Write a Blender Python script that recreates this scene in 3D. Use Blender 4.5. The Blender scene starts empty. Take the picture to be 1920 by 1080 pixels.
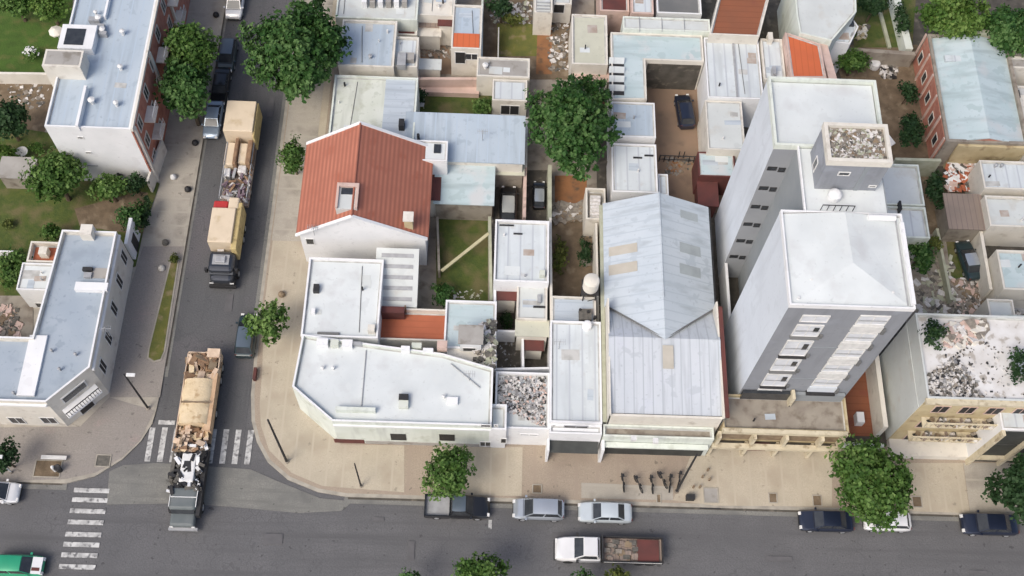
import bpy, bmesh, math, random
from mathutils import Vector, Matrix
random.seed(7)
SC = bpy.context.scene
C = SC.collection
PI = math.pi
# ---------------------------------------------------------------- camera
F, CX, CY, H = 2167.0, 960.0, 540.0, 96.0
V = Vector((-80, 1080, F)).normalized()
U = Vector((100, -4340, F)); U = (U - V * U.dot(V)).normalized()
Wx = V.cross(U).normalized()
if Wx.x < 0: Wx = -Wx
RW = Matrix((Wx, U, -V))                 # photo camera axes -> world axes
def ray(px, py): return RW @ Vector((px - CX, py - CY, F))
def G(px, py, z=0.0):                    # world point at height z seen at photo pixel
    d = ray(px, py); t = (z - H) / d.z
    return Vector((d.x * t, d.y * t, z))
def HY(px, py, Y):
    d = ray(px, py); t = Y / d.y; return (d.x * t, d.z * t + H)
def HX(px, py, X):
    d = ray(px, py); t = X / d.x; return (d.y * t, d.z * t + H)
cam = bpy.data.cameras.new('camera'); co = bpy.data.objects.new('camera', cam); C.objects.link(co)
cam.sensor_width = 36; cam.lens = F / 1920 * 36; cam.clip_end = 3000; cam.clip_start = .5
r_, u_, b_ = RW @ Vector((1, 0, 0)), RW @ Vector((0, -1, 0)), RW @ Vector((0, 0, -1))
co.matrix_world = Matrix(((r_.x, u_.x, b_.x, 0), (r_.y, u_.y, b_.y, 0), (r_.z, u_.z, b_.z, H), (0, 0, 0, 1)))
SC.camera = co
# ---------------------------------------------------------------- light
EL, AZ = 50, 222                         # sun elevation, compass azimuth it comes from
w = bpy.data.worlds.new('World'); SC.world = w; w.use_nodes = True
nt = w.node_tree; bg = nt.nodes['Background']; sky = nt.nodes.new('ShaderNodeTexSky')
sky.sky_type = 'NISHITA'; sky.sun_disc = False
sky.sun_elevation = math.radians(EL); sky.sun_rotation = math.radians(AZ)
sky.dust_density = 4.0; sky.air_density = .7; sky.ozone_density = .6
nt.links.new(sky.outputs[0], bg.inputs[0]); bg.inputs[1].default_value = 0.15
sl = bpy.data.lights.new('sun', 'SUN'); so = bpy.data.objects.new('sun', sl); C.objects.link(so)
sl.energy = 1.15; sl.angle = math.radians(28); sl.color = (1, .96, .86)
a_, e_ = math.radians(AZ), math.radians(EL)
sd = Vector((math.sin(a_) * math.cos(e_), math.cos(a_) * math.cos(e_), math.sin(e_)))
so.rotation_euler = sd.to_track_quat('Z', 'Y').to_euler()
SC.view_settings.view_transform = 'Standard'; SC.view_settings.look = 'None'
SC.view_settings.exposure = 0.42; SC.view_settings.gamma = 1
# ---------------------------------------------------------------- materials
MATS = {}
def mat(name, col, col2=None, sc=1.0, rough=.8, metal=0.0, streak=None, ridge=None, ramp=(.35, .7),
        dirt=None, dsc=.5, dth=(.56, .7), bump=.0, obj=False, spec=.4, seam=None, seamcol=None, leaf=False, fine=0, stain=0):
    if name in MATS: return MATS[name]
    m = bpy.data.materials.new(name); m.use_nodes = True; t = m.node_tree; N = t.nodes; L = t.links
    b = N['Principled BSDF']; b.inputs['Roughness'].default_value = rough; b.inputs['Metallic'].default_value = metal
    b.inputs['Specular IOR Level'].default_value = spec
    if obj: co_ = N.new('ShaderNodeTexCoord').outputs['Object']
    else: co_ = N.new('ShaderNodeNewGeometry').outputs['Position']
    if col2 is None: col2 = tuple(c * .82 for c in col)
    def noise(scale, det=5, vec=None, stretch=None):
        n = N.new('ShaderNodeTexNoise'); n.inputs['Scale'].default_value = scale; n.inputs['Detail'].default_value = det
        v = vec or co_
        if stretch:
            mp = N.new('ShaderNodeMapping'); mp.inputs['Scale'].default_value = stretch; L.new(v, mp.inputs[0]); v = mp.outputs[0]
        L.new(v, n.inputs['Vector']); return n.outputs['Fac']
    def rampf(fac, a, b2):
        mr = N.new('ShaderNodeMapRange'); mr.inputs[1].default_value = a; mr.inputs[2].default_value = b2
        L.new(fac, mr.inputs[0]); return mr.outputs[0]
    def mix(fac, A, B):
        mx = N.new('ShaderNodeMix'); mx.data_type = 'RGBA'
        if isinstance(fac, float): mx.inputs[0].default_value = fac
        else: L.new(fac, mx.inputs[0])
        for s, q in ((6, A), (7, B)):
            if isinstance(q, tuple): mx.inputs[s].default_value = (*q, 1)
            else: L.new(q, mx.inputs[s])
        return mx.outputs[2]
    c = mix(rampf(noise(sc), *ramp), col, col2)
    if streak:                            # long soft streaks down the slope
        c = mix(rampf(noise(1.0, 3, stretch=streak), .5, .8), c, tuple(x * .72 for x in col))
    if dirt:
        c = mix(rampf(noise(dsc, 6), *dth), c, dirt)
    if stain:                             # small grime specks and broader water marks
        c = mix(rampf(noise(3.2, 7), .62, .74), c, tuple(x * .80 for x in col)); c = mix(rampf(noise(.8, 7), .60, .63), c, tuple(x * .91 for x in col))
    if fine:                              # fine grain plus small dark spots and hairline cracks
        c = mix(rampf(noise(9, 3), .35, .75), c, tuple(x * .8 for x in col)); c = mix(rampf(noise(1.7, 8), .66, .70), c, tuple(x * .6 for x in col))
        vo = N.new('ShaderNodeTexVoronoi'); vo.feature = 'DISTANCE_TO_EDGE'; vo.inputs['Scale'].default_value = .16; vo.inputs['Randomness'].default_value = 1
        ad = N.new('ShaderNodeVectorMath'); ad.operation = 'MULTIPLY_ADD'; ad.inputs[1].default_value = (2.2,) * 3; nn_ = N.new('ShaderNodeTexNoise'); nn_.inputs['Scale'].default_value = .9; L.new(co_, nn_.inputs['Vector'])
        L.new(nn_.outputs['Color'], ad.inputs[0]); L.new(co_, ad.inputs[2]); L.new(ad.outputs[0], vo.inputs['Vector'])
        if fine == 1: c = mix(rampf(vo.outputs['Distance'], .009, .003), c, tuple(x * .82 for x in col))
    if seam or ridge:
        ax, sp = (seam or ridge)
        wv = N.new('ShaderNodeTexWave'); wv.bands_direction = ax; wv.inputs['Scale'].default_value = .3142 / sp
        wv.inputs['Distortion'].default_value = 0
        L.new(co_, wv.inputs['Vector'])
        if seam: c = mix(rampf(wv.outputs['Fac'], .93, .99), c, seamcol or tuple(x * .8 for x in col))
        else:
            c = mix(rampf(wv.outputs['Fac'], .0, .9), c, tuple(x * .66 for x in col))
    L.new(c, b.inputs['Base Color'])
    if bump:
        bp = N.new('ShaderNodeBump'); bp.inputs['Strength'].default_value = bump; bp.inputs['Distance'].default_value = .08
        L.new(noise(6, 4), bp.inputs['Height']); L.new(bp.outputs[0], b.inputs['Normal'])
    if leaf:
        b.inputs['Subsurface Weight'].default_value = 0
    MATS[name] = m; return m
M = dict(
 asphalt=mat('asphalt', (.122, .122, .125), (.147, .145, .148), .35, .9, dirt=(.108, .107, .110), dsc=.22, dth=(.5, .75), bump=.3, streak=(.06, 1.3, 1), fine=1),
 side_asphalt=mat('side_asphalt', (.105, .107, .110), (.125, .125, .127), .3, .9, dirt=(.14, .13, .138), dsc=.16, dth=(.5, .7), bump=.3, streak=(1.3, .06, 1), fine=1),
 gutter=mat('gutter_concrete', (.19, .19, .175), (.25, .245, .22), .5, .9, dirt=(.13, .13, .125), dsc=.45, dth=(.5, .7), streak=(.2, 2.5, 1), fine=2),
 kerb=mat('kerb_stone', (.40, .37, .31), (.28, .26, .22), 1.2, .9),
 paint=mat('road_paint', (.58, .58, .56), (.34, .34, .33), 1.6, .8, ramp=(.38, .66), dirt=(.15, .15, .152), dsc=2.6, dth=(.52, .66)),
 tile_beige=mat('tile_beige', (.48, .425, .33), (.41, .365, .28), .5, .85, dirt=(.33, .27, .20), dsc=.45, dth=(.5, .8), bump=.1, fine=2, seam=('X', 1.4), seamcol=(.435, .385, .30)),
 tile_brown=mat('tile_brown', (.345, .285, .22), (.40, .335, .26), .4, .85, dirt=(.27, .21, .17), dsc=.4, dth=(.5, .8), bump=.1, fine=2, seam=('X', 1.8), seamcol=(.32, .262, .205)),
 tile_pink=mat('tile_pink', (.275, .25, .225), (.31, .285, .255), .45, .85, dirt=(.33, .27, .245), dsc=.35, dth=(.58, .72), fine=2, seam=('Y', 1.2), seamcol=(.262, .238, .214)),
 tile_grey=mat('tile_grey', (.42, .385, .325), (.35, .325, .275), .5, .85, dirt=(.22, .20, .17), dsc=.6, dth=(.5, .72), fine=2, seam=('Y', 1.5), seamcol=(.375, .345, .29)),
 patchy_roof=mat('patchy_roof', (.68, .675, .665), (.58, .565, .54), .6, .85, dirt=(.40, .37, .33), dsc=1.2, dth=(.58, .66), ramp=(.4, .6)),
 grime=mat('grime', (.36, .36, .34), (.50, .50, .48), 1.1, .9, ramp=(.4, .6)),
 tar=mat('tar_patch', (.105, .103, .106), (.125, .122, .125), 1.5, .9),
 rust=mat('rust_sheet', (.34, .27, .22), (.46, .42, .38), 1.3, .8),
 soil=mat('soil', (.175, .13, .085), (.11, .082, .052), 1.2, .95, dirt=(.24, .19, .13), dsc=.9, bump=.5),
 brown_floor=mat('brown_floor', (.255, .175, .12), (.21, .15, .105), .5, .9, dirt=(.15, .11, .08), dsc=.6, dth=(.55, .75)),
 rust_soil=mat('rust_soil', (.30, .14, .06), (.2, .1, .05), .8, .95, dirt=(.12, .08, .05), dsc=1.2),
 concrete=mat('concrete', (.31, .28, .23), (.24, .21, .175), .8, .9, dirt=(.17, .14, .11), dsc=1.1, dth=(.5, .7)),
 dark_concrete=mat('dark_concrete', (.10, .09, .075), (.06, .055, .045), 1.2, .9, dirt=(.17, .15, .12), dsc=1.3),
 grass=mat('grass', (.080, .102, .022), (.050, .078, .018), 2.2, .95, dirt=(.13, .115, .05), dsc=.6, dth=(.48, .66), bump=.6),
 grass_lush=mat('grass_lush', (.06, .115, .018), (.045, .085, .014), 1.2, .95, dirt=(.11, .12, .035), dsc=.8, dth=(.5, .7), bump=.6),
 grass_dry=mat('grass_dry', (.15, .145, .035), (.10, .115, .03), 1.2, .95, dirt=(.24, .19, .10), dsc=.9, bump=.6),
 white_roof=mat('white_roof', (.60, .645, .655), (.52, .56, .575), .35, .6, streak=(1.2, .12, 1), seam=('X', 1.1), seamcol=(.44, .47, .50), dirt=(.47, .47, .46), dsc=.9, dth=(.6, .8), stain=1),
 membrane=mat('membrane', (.64, .675, .67), (.55, .585, .585), .3, .7, dirt=(.50, .51, .51), dsc=.5, dth=(.55, .8), stain=1),
 white_stain=mat('white_stain', (.57, .60, .585), (.50, .525, .51), .4, .7, dirt=(.48, .47, .43), dsc=.7, dth=(.56, .75), stain=1),
 blue_roof=mat('blue_roof', (.385, .455, .515), (.43, .495, .55), .25, .6, streak=(1.2, .12, 1), seam=('X', 1.0), seamcol=(.40, .475, .545), stain=1),
 slate_blue=mat('slate_blue', (.31, .365, .42), (.36, .41, .46), .3, .7, dirt=(.27, .32, .37), dsc=.5, stain=1),
 aqua_roof=mat('aqua_roof', (.43, .53, .54), (.50, .58, .60), .3, .65, streak=(.12, 1.2, 1), dirt=(.52, .54, .54), dsc=.35, stain=1),
 green_grey=mat('green_grey', (.55, .58, .50), (.62, .64, .58), .4, .8, dirt=(.42, .44, .35), dsc=.6, streak=(1.2, .15, 1), stain=1),
 galv=mat('galvanised', (.445, .50, .545), (.495, .545, .585), .25, .5, streak=(.15, 1.5, 1), seam=('Y', .9), seamcol=(.40, .455, .50), stain=1),
 galv_front=mat('galvanised_front', (.485, .52, .555), (.53, .56, .59), .4, .55, streak=(2.2, .10, 1), dirt=(.50, .53, .58), dsc=.4, seam=('X', .8), seamcol=(.39, .42, .45), stain=1),
 beige_roof=mat('beige_roof', (.52, .52, .42), (.46, .46, .37), .5, .8, ridge=None, stain=1),
 grey_roof=mat('grey_roof', (.36, .345, .32), (.29, .275, .25), .8, .85, dirt=(.22, .2, .17), dsc=1.0),
 dark_roof=mat('dark_roof', (.13, .135, .135), (.17, .17, .165), .6, .85),
 brown_roof=mat('brown_roof', (.23, .185, .155), (.28, .22, .18), .5, .8, seam=('X', .5)),
 red_tile=mat('red_tile', (.46, .175, .115), (.38, .14, .092), .5, .8, ridge=('X', .38), dirt=(.36, .115, .07), dsc=.6),
 terracotta=mat('terracotta', (.42, .13, .065), (.34, .105, .055), .5, .8, dirt=(.33, .12, .07), dsc=.7, seam=('Y', .6)),
 brick_roof=mat('brick_roof', (.26, .092, .045), (.22, .085, .045), .5, .8, seam=('Y', .7), dirt=(.20, .06, .045), dsc=.4),
 orange=mat('orange_roof', (.56, .135, .05), (.48, .12, .05), .5, .8, seam=('X', .6)),
 oxblood=mat('oxblood', (.13, .042, .036), (.085, .034, .03), .8, .8),
 white_wall=mat('white_wall', (.76, .765, .765), (.69, .70, .70), .5, .85, dirt=(.56, .555, .53), dsc=.8, dth=(.6, .78), stain=1),
 cream_wall=mat('cream_wall', (.68, .65, .58), (.60, .57, .50), .6, .85, dirt=(.46, .42, .36), dsc=.9, dth=(.58, .75), stain=1),
 pale_green_wall=mat('pale_green_wall', (.66, .70, .64), (.60, .64, .57), .6, .85, dirt=(.47, .50, .42), dsc=.7, dth=(.58, .75), streak=(1.5, 1.5, .2)),
 yellow_wall=mat('yellow_wall', (.52, .44, .27), (.42, .34, .20), .8, .85, dirt=(.26, .19, .11), dsc=1.0),
 pink_wall=mat('pink_wall', (.60, .45, .39), (.50, .37, .31), .8, .85, dirt=(.36, .27, .22), dsc=1.0),
 brick=mat('brick', (.46, .20, .14), (.34, .13, .09), 1.5, .9, dirt=(.42, .22, .16), dsc=1.4),
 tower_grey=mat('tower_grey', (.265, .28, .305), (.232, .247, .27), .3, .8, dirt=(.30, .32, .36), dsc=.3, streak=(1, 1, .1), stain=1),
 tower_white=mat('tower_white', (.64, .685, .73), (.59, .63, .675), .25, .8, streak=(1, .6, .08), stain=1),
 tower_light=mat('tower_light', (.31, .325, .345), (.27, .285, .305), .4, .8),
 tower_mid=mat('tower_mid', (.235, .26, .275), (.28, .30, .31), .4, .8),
 glass=mat('dark_glass', (.028, .032, .038), (.045, .05, .055), 2, .25, spec=.6),
 frame=mat('window_frame', (.72, .72, .70), None, 2, .6),
 dark=mat('dark_metal', (.022, .022, .024), (.035, .034, .033), 3, .6),
 steel=mat('grey_steel', (.36, .37, .38), (.28, .285, .29), 2, .5),
 blind=mat('white_blind', (.70, .72, .75), (.60, .625, .65), 1.5, .7, seam=('Z', .28), seamcol=(.42, .44, .48)),
 wood=mat('weathered_wood', (.26, .20, .13), (.17, .12, .08), 2, .9),
 pale_wood=mat('pale_timber', (.50, .47, .30), (.42, .38, .24), 2, .9),
 beam=mat('cream_beam', (.60, .54, .40), (.50, .44, .31), 1.5, .85, dirt=(.33, .27, .18), dsc=1.6),
 awning=mat('black_awning', (.035, .038, .036), (.055, .06, .055), 1.0, .7),
 rubber=mat('rubber', (.018, .018, .018), None, 3, .9),
 trunk=mat('bark', (.12, .09, .06), (.08, .06, .04), 3, .95, bump=.6),
 rubble=mat('rubble', (.29, .26, .22), (.17, .15, .125), 4, .95),
 rubble_white=mat('rubble_white', (.66, .64, .62), (.45, .43, .40), 4, .9),
 rubble_grey=mat('rubble_grey', (.30, .295, .29), (.20, .195, .19), 4, .9),
 rubble_dark=mat('rubble_dark', (.09, .085, .075), (.15, .14, .12), 4, .9),
 green_wall=mat('mossy_wall', (.42, .43, .33), (.32, .33, .24), 1.5, .9),
 skylight=mat('skylight_sheet', (.46, .43, .37), (.40, .37, .31), .8, .5),
 skydark=mat('skylight_dark', (.36, .40, .41), (.30, .33, .34), .8, .5),
)
def paintm(name, col, rough=.28, metal=.15):
    m = mat('car_paint_' + name, col, tuple(c * .92 for c in col), 1, rough, metal, obj=True, spec=.6)
    m.node_tree.nodes['Principled BSDF'].inputs['Coat Weight'].default_value = .5
    return m
# ---------------------------------------------------------------- mesh helpers
class MB:
    def __init__(s): s.v = []; s.f = []; s.m = []; s.ms = []; s.cur = 0
    def use(s, m):
        if m not in s.ms: s.ms.append(m)
        s.cur = s.ms.index(m); return s
    def face(s, pts):
        i = len(s.v); s.v += [tuple(p) for p in pts]; s.f.append(tuple(range(i, i + len(pts)))); s.m.append(s.cur); return s
    def box(s, x0, x1, y0, y1, z0, z1, open_bottom=False):
        i = len(s.v)
        s.v += [(x0, y0, z0), (x1, y0, z0), (x1, y1, z0), (x0, y1, z0), (x0, y0, z1), (x1, y0, z1), (x1, y1, z1), (x0, y1, z1)]
        fs = [(4, 5, 6, 7), (0, 1, 5, 4), (1, 2, 6, 5), (2, 3, 7, 6), (3, 0, 4, 7), (3, 2, 1, 0)]
        for f in fs: s.f.append(tuple(i + k for k in f)); s.m.append(s.cur)
        return s
    def obox(s, c, ax, ay, az):           # centre and three half-axis vectors
        i = len(s.v); c, ax, ay, az = Vector(c), Vector(ax), Vector(ay), Vector(az)
        for sz in (-1, 1):
            for sx, sy in ((-1, -1), (1, -1), (1, 1), (-1, 1)): s.v.append(tuple(c + ax * sx + ay * sy + az * sz))
        for f in [(4, 5, 6, 7), (0, 1, 5, 4), (1, 2, 6, 5), (2, 3, 7, 6), (3, 0, 4, 7), (3, 2, 1, 0)]:
            s.f.append(tuple(i + k for k in f)); s.m.append(s.cur)
        return s
    def prism(s, poly, z0, z1):
        n = len(poly); i = len(s.v)
        s.v += [(p[0], p[1], z0) for p in poly] + [(p[0], p[1], z1) for p in poly]
        for k in range(n):
            j = (k + 1) % n; s.f.append((i + k, i + j, i + n + j, i + n + k)); s.m.append(s.cur)
        s.f.append(tuple(i + n + k for k in range(n))); s.m.append(s.cur)
        s.f.append(tuple(i + n - 1 - k for k in range(n))); s.m.append(s.cur); return s
    def tube(s, a, b, r0, r1=None, n=8, caps=True):
        a, b = Vector(a), Vector(b); r1 = r0 if r1 is None else r1
        d = (b - a).normalized(); x = d.orthogonal().normalized(); y = d.cross(x); i = len(s.v)
        for p, r in ((a, r0), (b, r1)):
            for k in range(n):
                t = 2 * PI * k / n; s.v.append(tuple(p + (x * math.cos(t) + y * math.sin(t)) * r))
        for k in range(n):
            j = (k + 1) % n; s.f.append((i + k, i + j, i + n + j, i + n + k)); s.m.append(s.cur)
        if caps:
            s.f.append(tuple(i + n + k for k in range(n))); s.m.append(s.cur)
            s.f.append(tuple(i + n - 1 - k for k in range(n))); s.m.append(s.cur)
        return s
    def lathe(s, c, prof, n=16):          # prof: list of (r, z)
        i = len(s.v); c = Vector(c)
        for r, z in prof:
            for k in range(n):
                t = 2 * PI * k / n; s.v.append((c.x + r * math.cos(t), c.y + r * math.sin(t), c.z + z))
        for a in range(len(prof) - 1):
            for k in range(n):
                j = (k + 1) % n; s.f.append((i + a * n + k, i + a * n + j, i + a * n + n + j, i + a * n + n + k)); s.m.append(s.cur)
        s.f.append(tuple(i + (len(prof) - 1) * n + k for k in range(n))); s.m.append(s.cur)
        return s
    def build(s, name, m=None, parent=None, smooth=False):
        me = bpy.data.meshes.new(name); o = parent; off = Vector((0, 0, 0)); q = parent
        while q is not None: off += q.location; q = q.parent
        if parent is not None and parent.get('_local'): off = Vector((0, 0, 0))
        me.from_pydata([tuple(Vector(p) - off) for p in s.v], [], s.f)
        ms = s.ms or [m]
        for k in ms: me.materials.append(k)
        if s.ms:
            for p, k in zip(me.polygons, s.m): p.material_index = k
        if smooth:
            for p in me.polygons: p.use_smooth = True
        me.validate(); me.update()
        ob = bpy.data.objects.new(name, me); C.objects.link(ob)
        if parent is not None: ob.parent = parent
        return ob
def tag(o, label=None, cat=None, group=None, kind=None):
    if label: o['label'] = label
    if cat: o['category'] = cat
    if group: o['group'] = group
    if kind: o['kind'] = kind
    return o
def empty(name, loc, label, cat, group=None, rz=0):
    o = bpy.data.objects.new(name, None); o.empty_display_size = .3; C.objects.link(o)
    o.location = loc; o.rotation_euler = (0, 0, rz); return tag(o, label, cat, group)
def ccw(p):
    a = sum(p[i][0] * p[(i + 1) % len(p)][1] - p[(i + 1) % len(p)][0] * p[i][1] for i in range(len(p)))
    return p if a > 0 else p[::-1]
def inset(poly, d):
    n = len(poly); out = []
    for i in range(n):
        p0, p1, p2 = Vector(poly[i - 1][:2]), Vector(poly[i][:2]), Vector(poly[(i + 1) % n][:2])
        d1 = (p1 - p0).normalized(); d2 = (p2 - p1).normalized()
        n1 = Vector((-d1.y, d1.x)); n2 = Vector((-d2.y, d2.x)); b = n1 + n2
        if b.length < 1e-4: b = n1
        b = b / max(.3, b.dot(n1)); out.append(tuple(p1 + b * d))
    return out
_lay = [0.004]
def ground(name, pts, m, z=0.0, kind='structure', label=None):
    _lay[0] += .0013
    mb = MB(); mb.face([(p[0], p[1], z + _lay[0]) for p in ccw([tuple(q[:2]) for q in pts])])
    return tag(mb.build(name, m), label=label, kind=kind)
def PX(z, *pts): return [tuple(G(a, b, z)[:2]) for a, b in pts]
def RC(x0, y0, x1, y1, z=0.0):           # photo NW and SE corners -> world rectangle
    a, b = G(x0, y0, z), G(x1, y1, z)
    return (min(a.x, b.x), max(a.x, b.x), min(a.y, b.y), max(a.y, b.y))
def RP(r): return [(r[0], r[2]), (r[1], r[2]), (r[1], r[3]), (r[0], r[3])]
# ---------------------------------------------------------------- setting: ground
mb = MB(); mb.face([(-400, -300, -.02), (400, -300, -.02), (400, 500, -.02), (-400, 500, -.02)])
tag(mb.build('ground', M['asphalt']), kind='structure')
ground('street', [(-28.6, 27.9), (-20.7, 27.9), (-20.7, 140), (-28.6, 140)], M['side_asphalt'])
def block(name, pts, m):
    """raised pavement slab with a kerb stone rim"""
    pts = ccw(pts)
    mb = MB().use(M['kerb'])
    inn = inset(pts, .3); n = len(pts)
    for k in range(n):
        j = (k + 1) % n
        mb.face([(*pts[k], -.01), (*pts[j], -.01), (*pts[j], .12), (*pts[k], .12)])
        mb.face([(*pts[k], .12), (*pts[j], .12), (*inn[j], .12), (*inn[k], .12)])
    mb.use(m).face([(*p, .12) for p in inn])
    return tag(mb.build(name), kind='structure')
east = PX(0, (476, 687), (471, 740), (472, 790), (482, 830), (502, 867), (540, 900), (596, 923), (650, 932))
east = [(-20.9, 140), (-20.9, 45)] + east[1:] + [(90, 27.6), (90, 140)]
west = PX(0, (294, 768), (286, 795), (265, 828), (230, 862), (180, 893), (125, 907))
west = [(-28.45, 140), (-28.45, 38)] + west + [(-60, 28.1), (-110, 28.1), (-110, 140)]
block('pavement', east, M['tile_brown']); block('pavement', west, M['tile_grey'])
block('pavement', [(-110, 19.4), (90, 19.4), (90, -30), (-110, -30)], M['tile_grey'])
ZP = .125
def patch(name, m, *pts, z=0): return ground(name, PX(ZP, *pts), m, ZP)
# pavement finishes
ground('pavement_tiles', [(-20.4, 110), (-20.4, 45)] + [tuple(p) for p in inset(ccw(east), .45)][0:0] + PX(0, (492, 700), (487, 760), (490, 800), (505, 845), (548, 888), (605, 912), (758, 924)) + PX(0, (758, 836), (640, 834), (575, 770)) + [(-15.0, 39), (-15.2, 45), (-16.6, 50), (-16.6, 110)], M['tile_beige'], ZP)
patch('pavement_tiles', M['tile_beige'], (812, 838), (980, 838), (978, 930), (812, 928))
patch('pavement_tiles', M['tile_beige'], (1300, 842), (1560, 842), (1560, 950), (1340, 948), (1262, 938))
patch('pavement_tiles', M['tile_beige'], (1690, 868), (1805, 868), (1818, 962), (1690, 958))
patch('pavement_tiles', M['tile_grey'], (1806, 868), (1990, 868), (1990, 968), (1819, 962))
patch('pavement_tiles', M['tile_grey'], (1090, 905), (1262, 912), (1262, 938), (1090, 934))
patch('pavement_tiles', M['tile_pink'], (205, 745), (290, 770), (262, 826), (228, 858), (180, 886), (125, 898), (-60, 905), (-60, 802), (150, 800))
patch('pavement_tiles', M['tile_pink'], (268, 462), (345, 462), (300, 745), (205, 745), (225, 600))
# road concrete and paint
ground('gutter_apron', PX(0, (205, 884), (232, 872), (296, 868), (470, 880), (520, 902), (600, 934), (662, 940), (640, 958), (560, 962), (430, 950), (330, 944), (200, 946)), M['gutter'])
ground('gutter_apron', [(-11.6, 27.6), (90, 27.6), (90, 27.05), (-11.6, 27.05)], M['gutter'])
ground('gutter_apron', [(-28.45, 38), (-28.45, 110), (-28.1, 110), (-28.1, 38)], M['gutter'])
ground('gutter_apron', [(-20.9, 44), (-20.9, 110), (-21.25, 110), (-21.25, 44)], M['gutter'])
ground('gutter_apron', [(-35, 28), (-35, 27.5), (-110, 27.5), (-110, 28)], M['gutter'])
ground('pavement_tiles', [(-20.5, 52), (-17.3, 52), (-17.3, 110), (-20.5, 110)], M['tile_grey'], ZP)
ground('kerb_shadow_line', [(-11.3, 27.59), (90, 27.59), (90, 27.42), (-11.3, 27.42)], M['dark_concrete'])  # dark strips paint in the shadow line at the foot of the kerbs
ground('kerb_shadow_line', [(-28.44, 39), (-28.44, 110), (-28.3, 110), (-28.3, 39)], M['dark_concrete'])
ground('kerb_shadow_line', [(-35.4, 28.06), (-110, 28.06), (-110, 27.9), (-35.4, 27.9)], M['dark_concrete'])
for x in range(9):
    c = G(283, 823); d = G(469, 823); X = c.x + (d.x - c.x) * x / 8
    ground('crosswalk_stripe', [(X - .24, 30.2), (X + .24, 30.2), (X + .24, 33.3), (X - .24, 33.3)], M['paint'])
for n_, y in enumerate((920, 938, 959, 980, 1003, 1022, 1042, 1064)):
    c = G(175, y); ground('crosswalk_stripe', [(-34.35, c.y - .2), (-31.4, c.y - .2), (-31.4, c.y + .2), (-34.35, c.y + .2)], M['paint'])
ground('stop_line', RP(RC(298, 788, 328, 797)), M['paint'])
ground('lane_mark', RP(RC(916, 975, 922, 992)), M['paint'])
for r_q in ((6, 24.6, 3.4, .5), (-6, 22.4, .6, 1.6), (24, 23.2, 2.2, .4), (33, 25.6, 1.2, .7), (-18, 23.4, 1.6, .9), (-9, 25.6, .9, .35), (41, 22.6, 1.6, .3)):
    ground('road_repair', [(r_q[0], r_q[1]), (r_q[0] + r_q[2], r_q[1] + .05), (r_q[0] + r_q[2] - .05, r_q[1] + r_q[3]), (r_q[0] + .04, r_q[1] + r_q[3])], M['tar'])
for r_q in ((-24, 44.5, .7, 1.8), (-22.6, 66, .6, 2.5), (-27, 71, .8, 1.2)):
    ground('road_repair', [(r_q[0], r_q[1]), (r_q[0] + r_q[2], r_q[1] + .05), (r_q[0] + r_q[2] - .05, r_q[1] + r_q[3]), (r_q[0] + .04, r_q[1] + r_q[3])], M['tar'])
# street grass verge on the west pavement
vg = PX(.12, (322, 478), (338, 478), (310, 660), (303, 676), (288, 680), (276, 672), (278, 655))
mb = MB().use(M['kerb']); vv = ccw(vg); iv = inset(vv, .14); n = len(vv)
mb.prism(vv, .1, .2); mb.use(M['grass_dry']).prism(iv, .12, .23)
tag(mb.build('grass_verge'), kind='structure')
# ---- yards
# west block
patch('lawn', M['grass_lush'], (-140, -60), (140, -60), (130, 140), (-140, 140))
patch('yard_soil', M['soil'], (-140, 140), (120, 140), (80, 260), (-140, 250))
patch('lawn', M['grass'], (-140, 215), (95, 250), (300, 345), (270, 430), (255, 500), (-140, 640))
patch('yard_soil', M['soil'], (140, 392), (262, 360), (278, 362), (262, 440), (150, 425))
patch('yard_soil', M['concrete'], (-30, 555), (62, 555), (62, 640), (-30, 640))
# centre block
ground('yard_ground', [(-16.4, 46), (-15.2, 40), (-12, 33.2), (10.2, 33.2), (10.2, 120), (-16.4, 120)], M['concrete'], ZP)
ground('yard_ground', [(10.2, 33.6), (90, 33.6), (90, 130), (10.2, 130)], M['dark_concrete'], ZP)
patch('yard_soil', M['soil'], (905, -40), (1070, -40), (1075, 150), (905, 150))
patch('lawn', M['grass_dry'], (932, 45), (1010, 45), (1010, 106), (932, 106))
patch('yard_soil', M['rust_soil'], (1008, 40), (1035, 40), (1035, 140), (1005, 140))
patch('lawn', M['grass'], (778, 178), (935, 178), (935, 225), (778, 225))
patch('lawn', M['grass'], (818, 405), (915, 405), (915, 570), (818, 570))
patch('yard_soil', M['brown_floor'], (815, 385), (935, 385), (935, 408), (815, 408))
patch('courtyard_floor', M['brown_floor'], (1205, 110), (1345, 110), (1360, 400), (1240, 400), (1228, 300))
patch('courtyard_floor', M['rust_soil'], (1040, 330), (1100, 330), (1100, 400), (1040, 400))
patch('courtyard_floor', M['oxblood'], (1100, 135), (1146, 135), (1146, 200), (1100, 200))
patch('yard_soil', M['soil'], (1033, 410), (1135, 410), (1135, 610), (1033, 610))
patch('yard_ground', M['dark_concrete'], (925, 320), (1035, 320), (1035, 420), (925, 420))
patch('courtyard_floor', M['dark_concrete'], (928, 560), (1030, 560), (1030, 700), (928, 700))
patch('yard_soil', M['brown_floor'], (782, 30), (830, 30), (850, 140), (782, 140))
ground('courtyard_floor', [(30.6, 34.4), (34.3, 34.4), (34.3, 46), (30.6, 46)], M['brick_roof'], ZP)
patch('yard_soil', M['soil'], (1555, 85), (1720, 85), (1745, 330), (1640, 330))
patch('lawn', M['grass'], (1600, -50), (1720, -50), (1710, 90), (1600, 90))
patch('yard_soil', M['concrete'], (1690, 430), (1800, 430), (1860, 640), (1700, 640))
patch('lawn', M['grass'], (1768, 420), (1800, 440), (1812, 525), (1784, 525))
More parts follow.
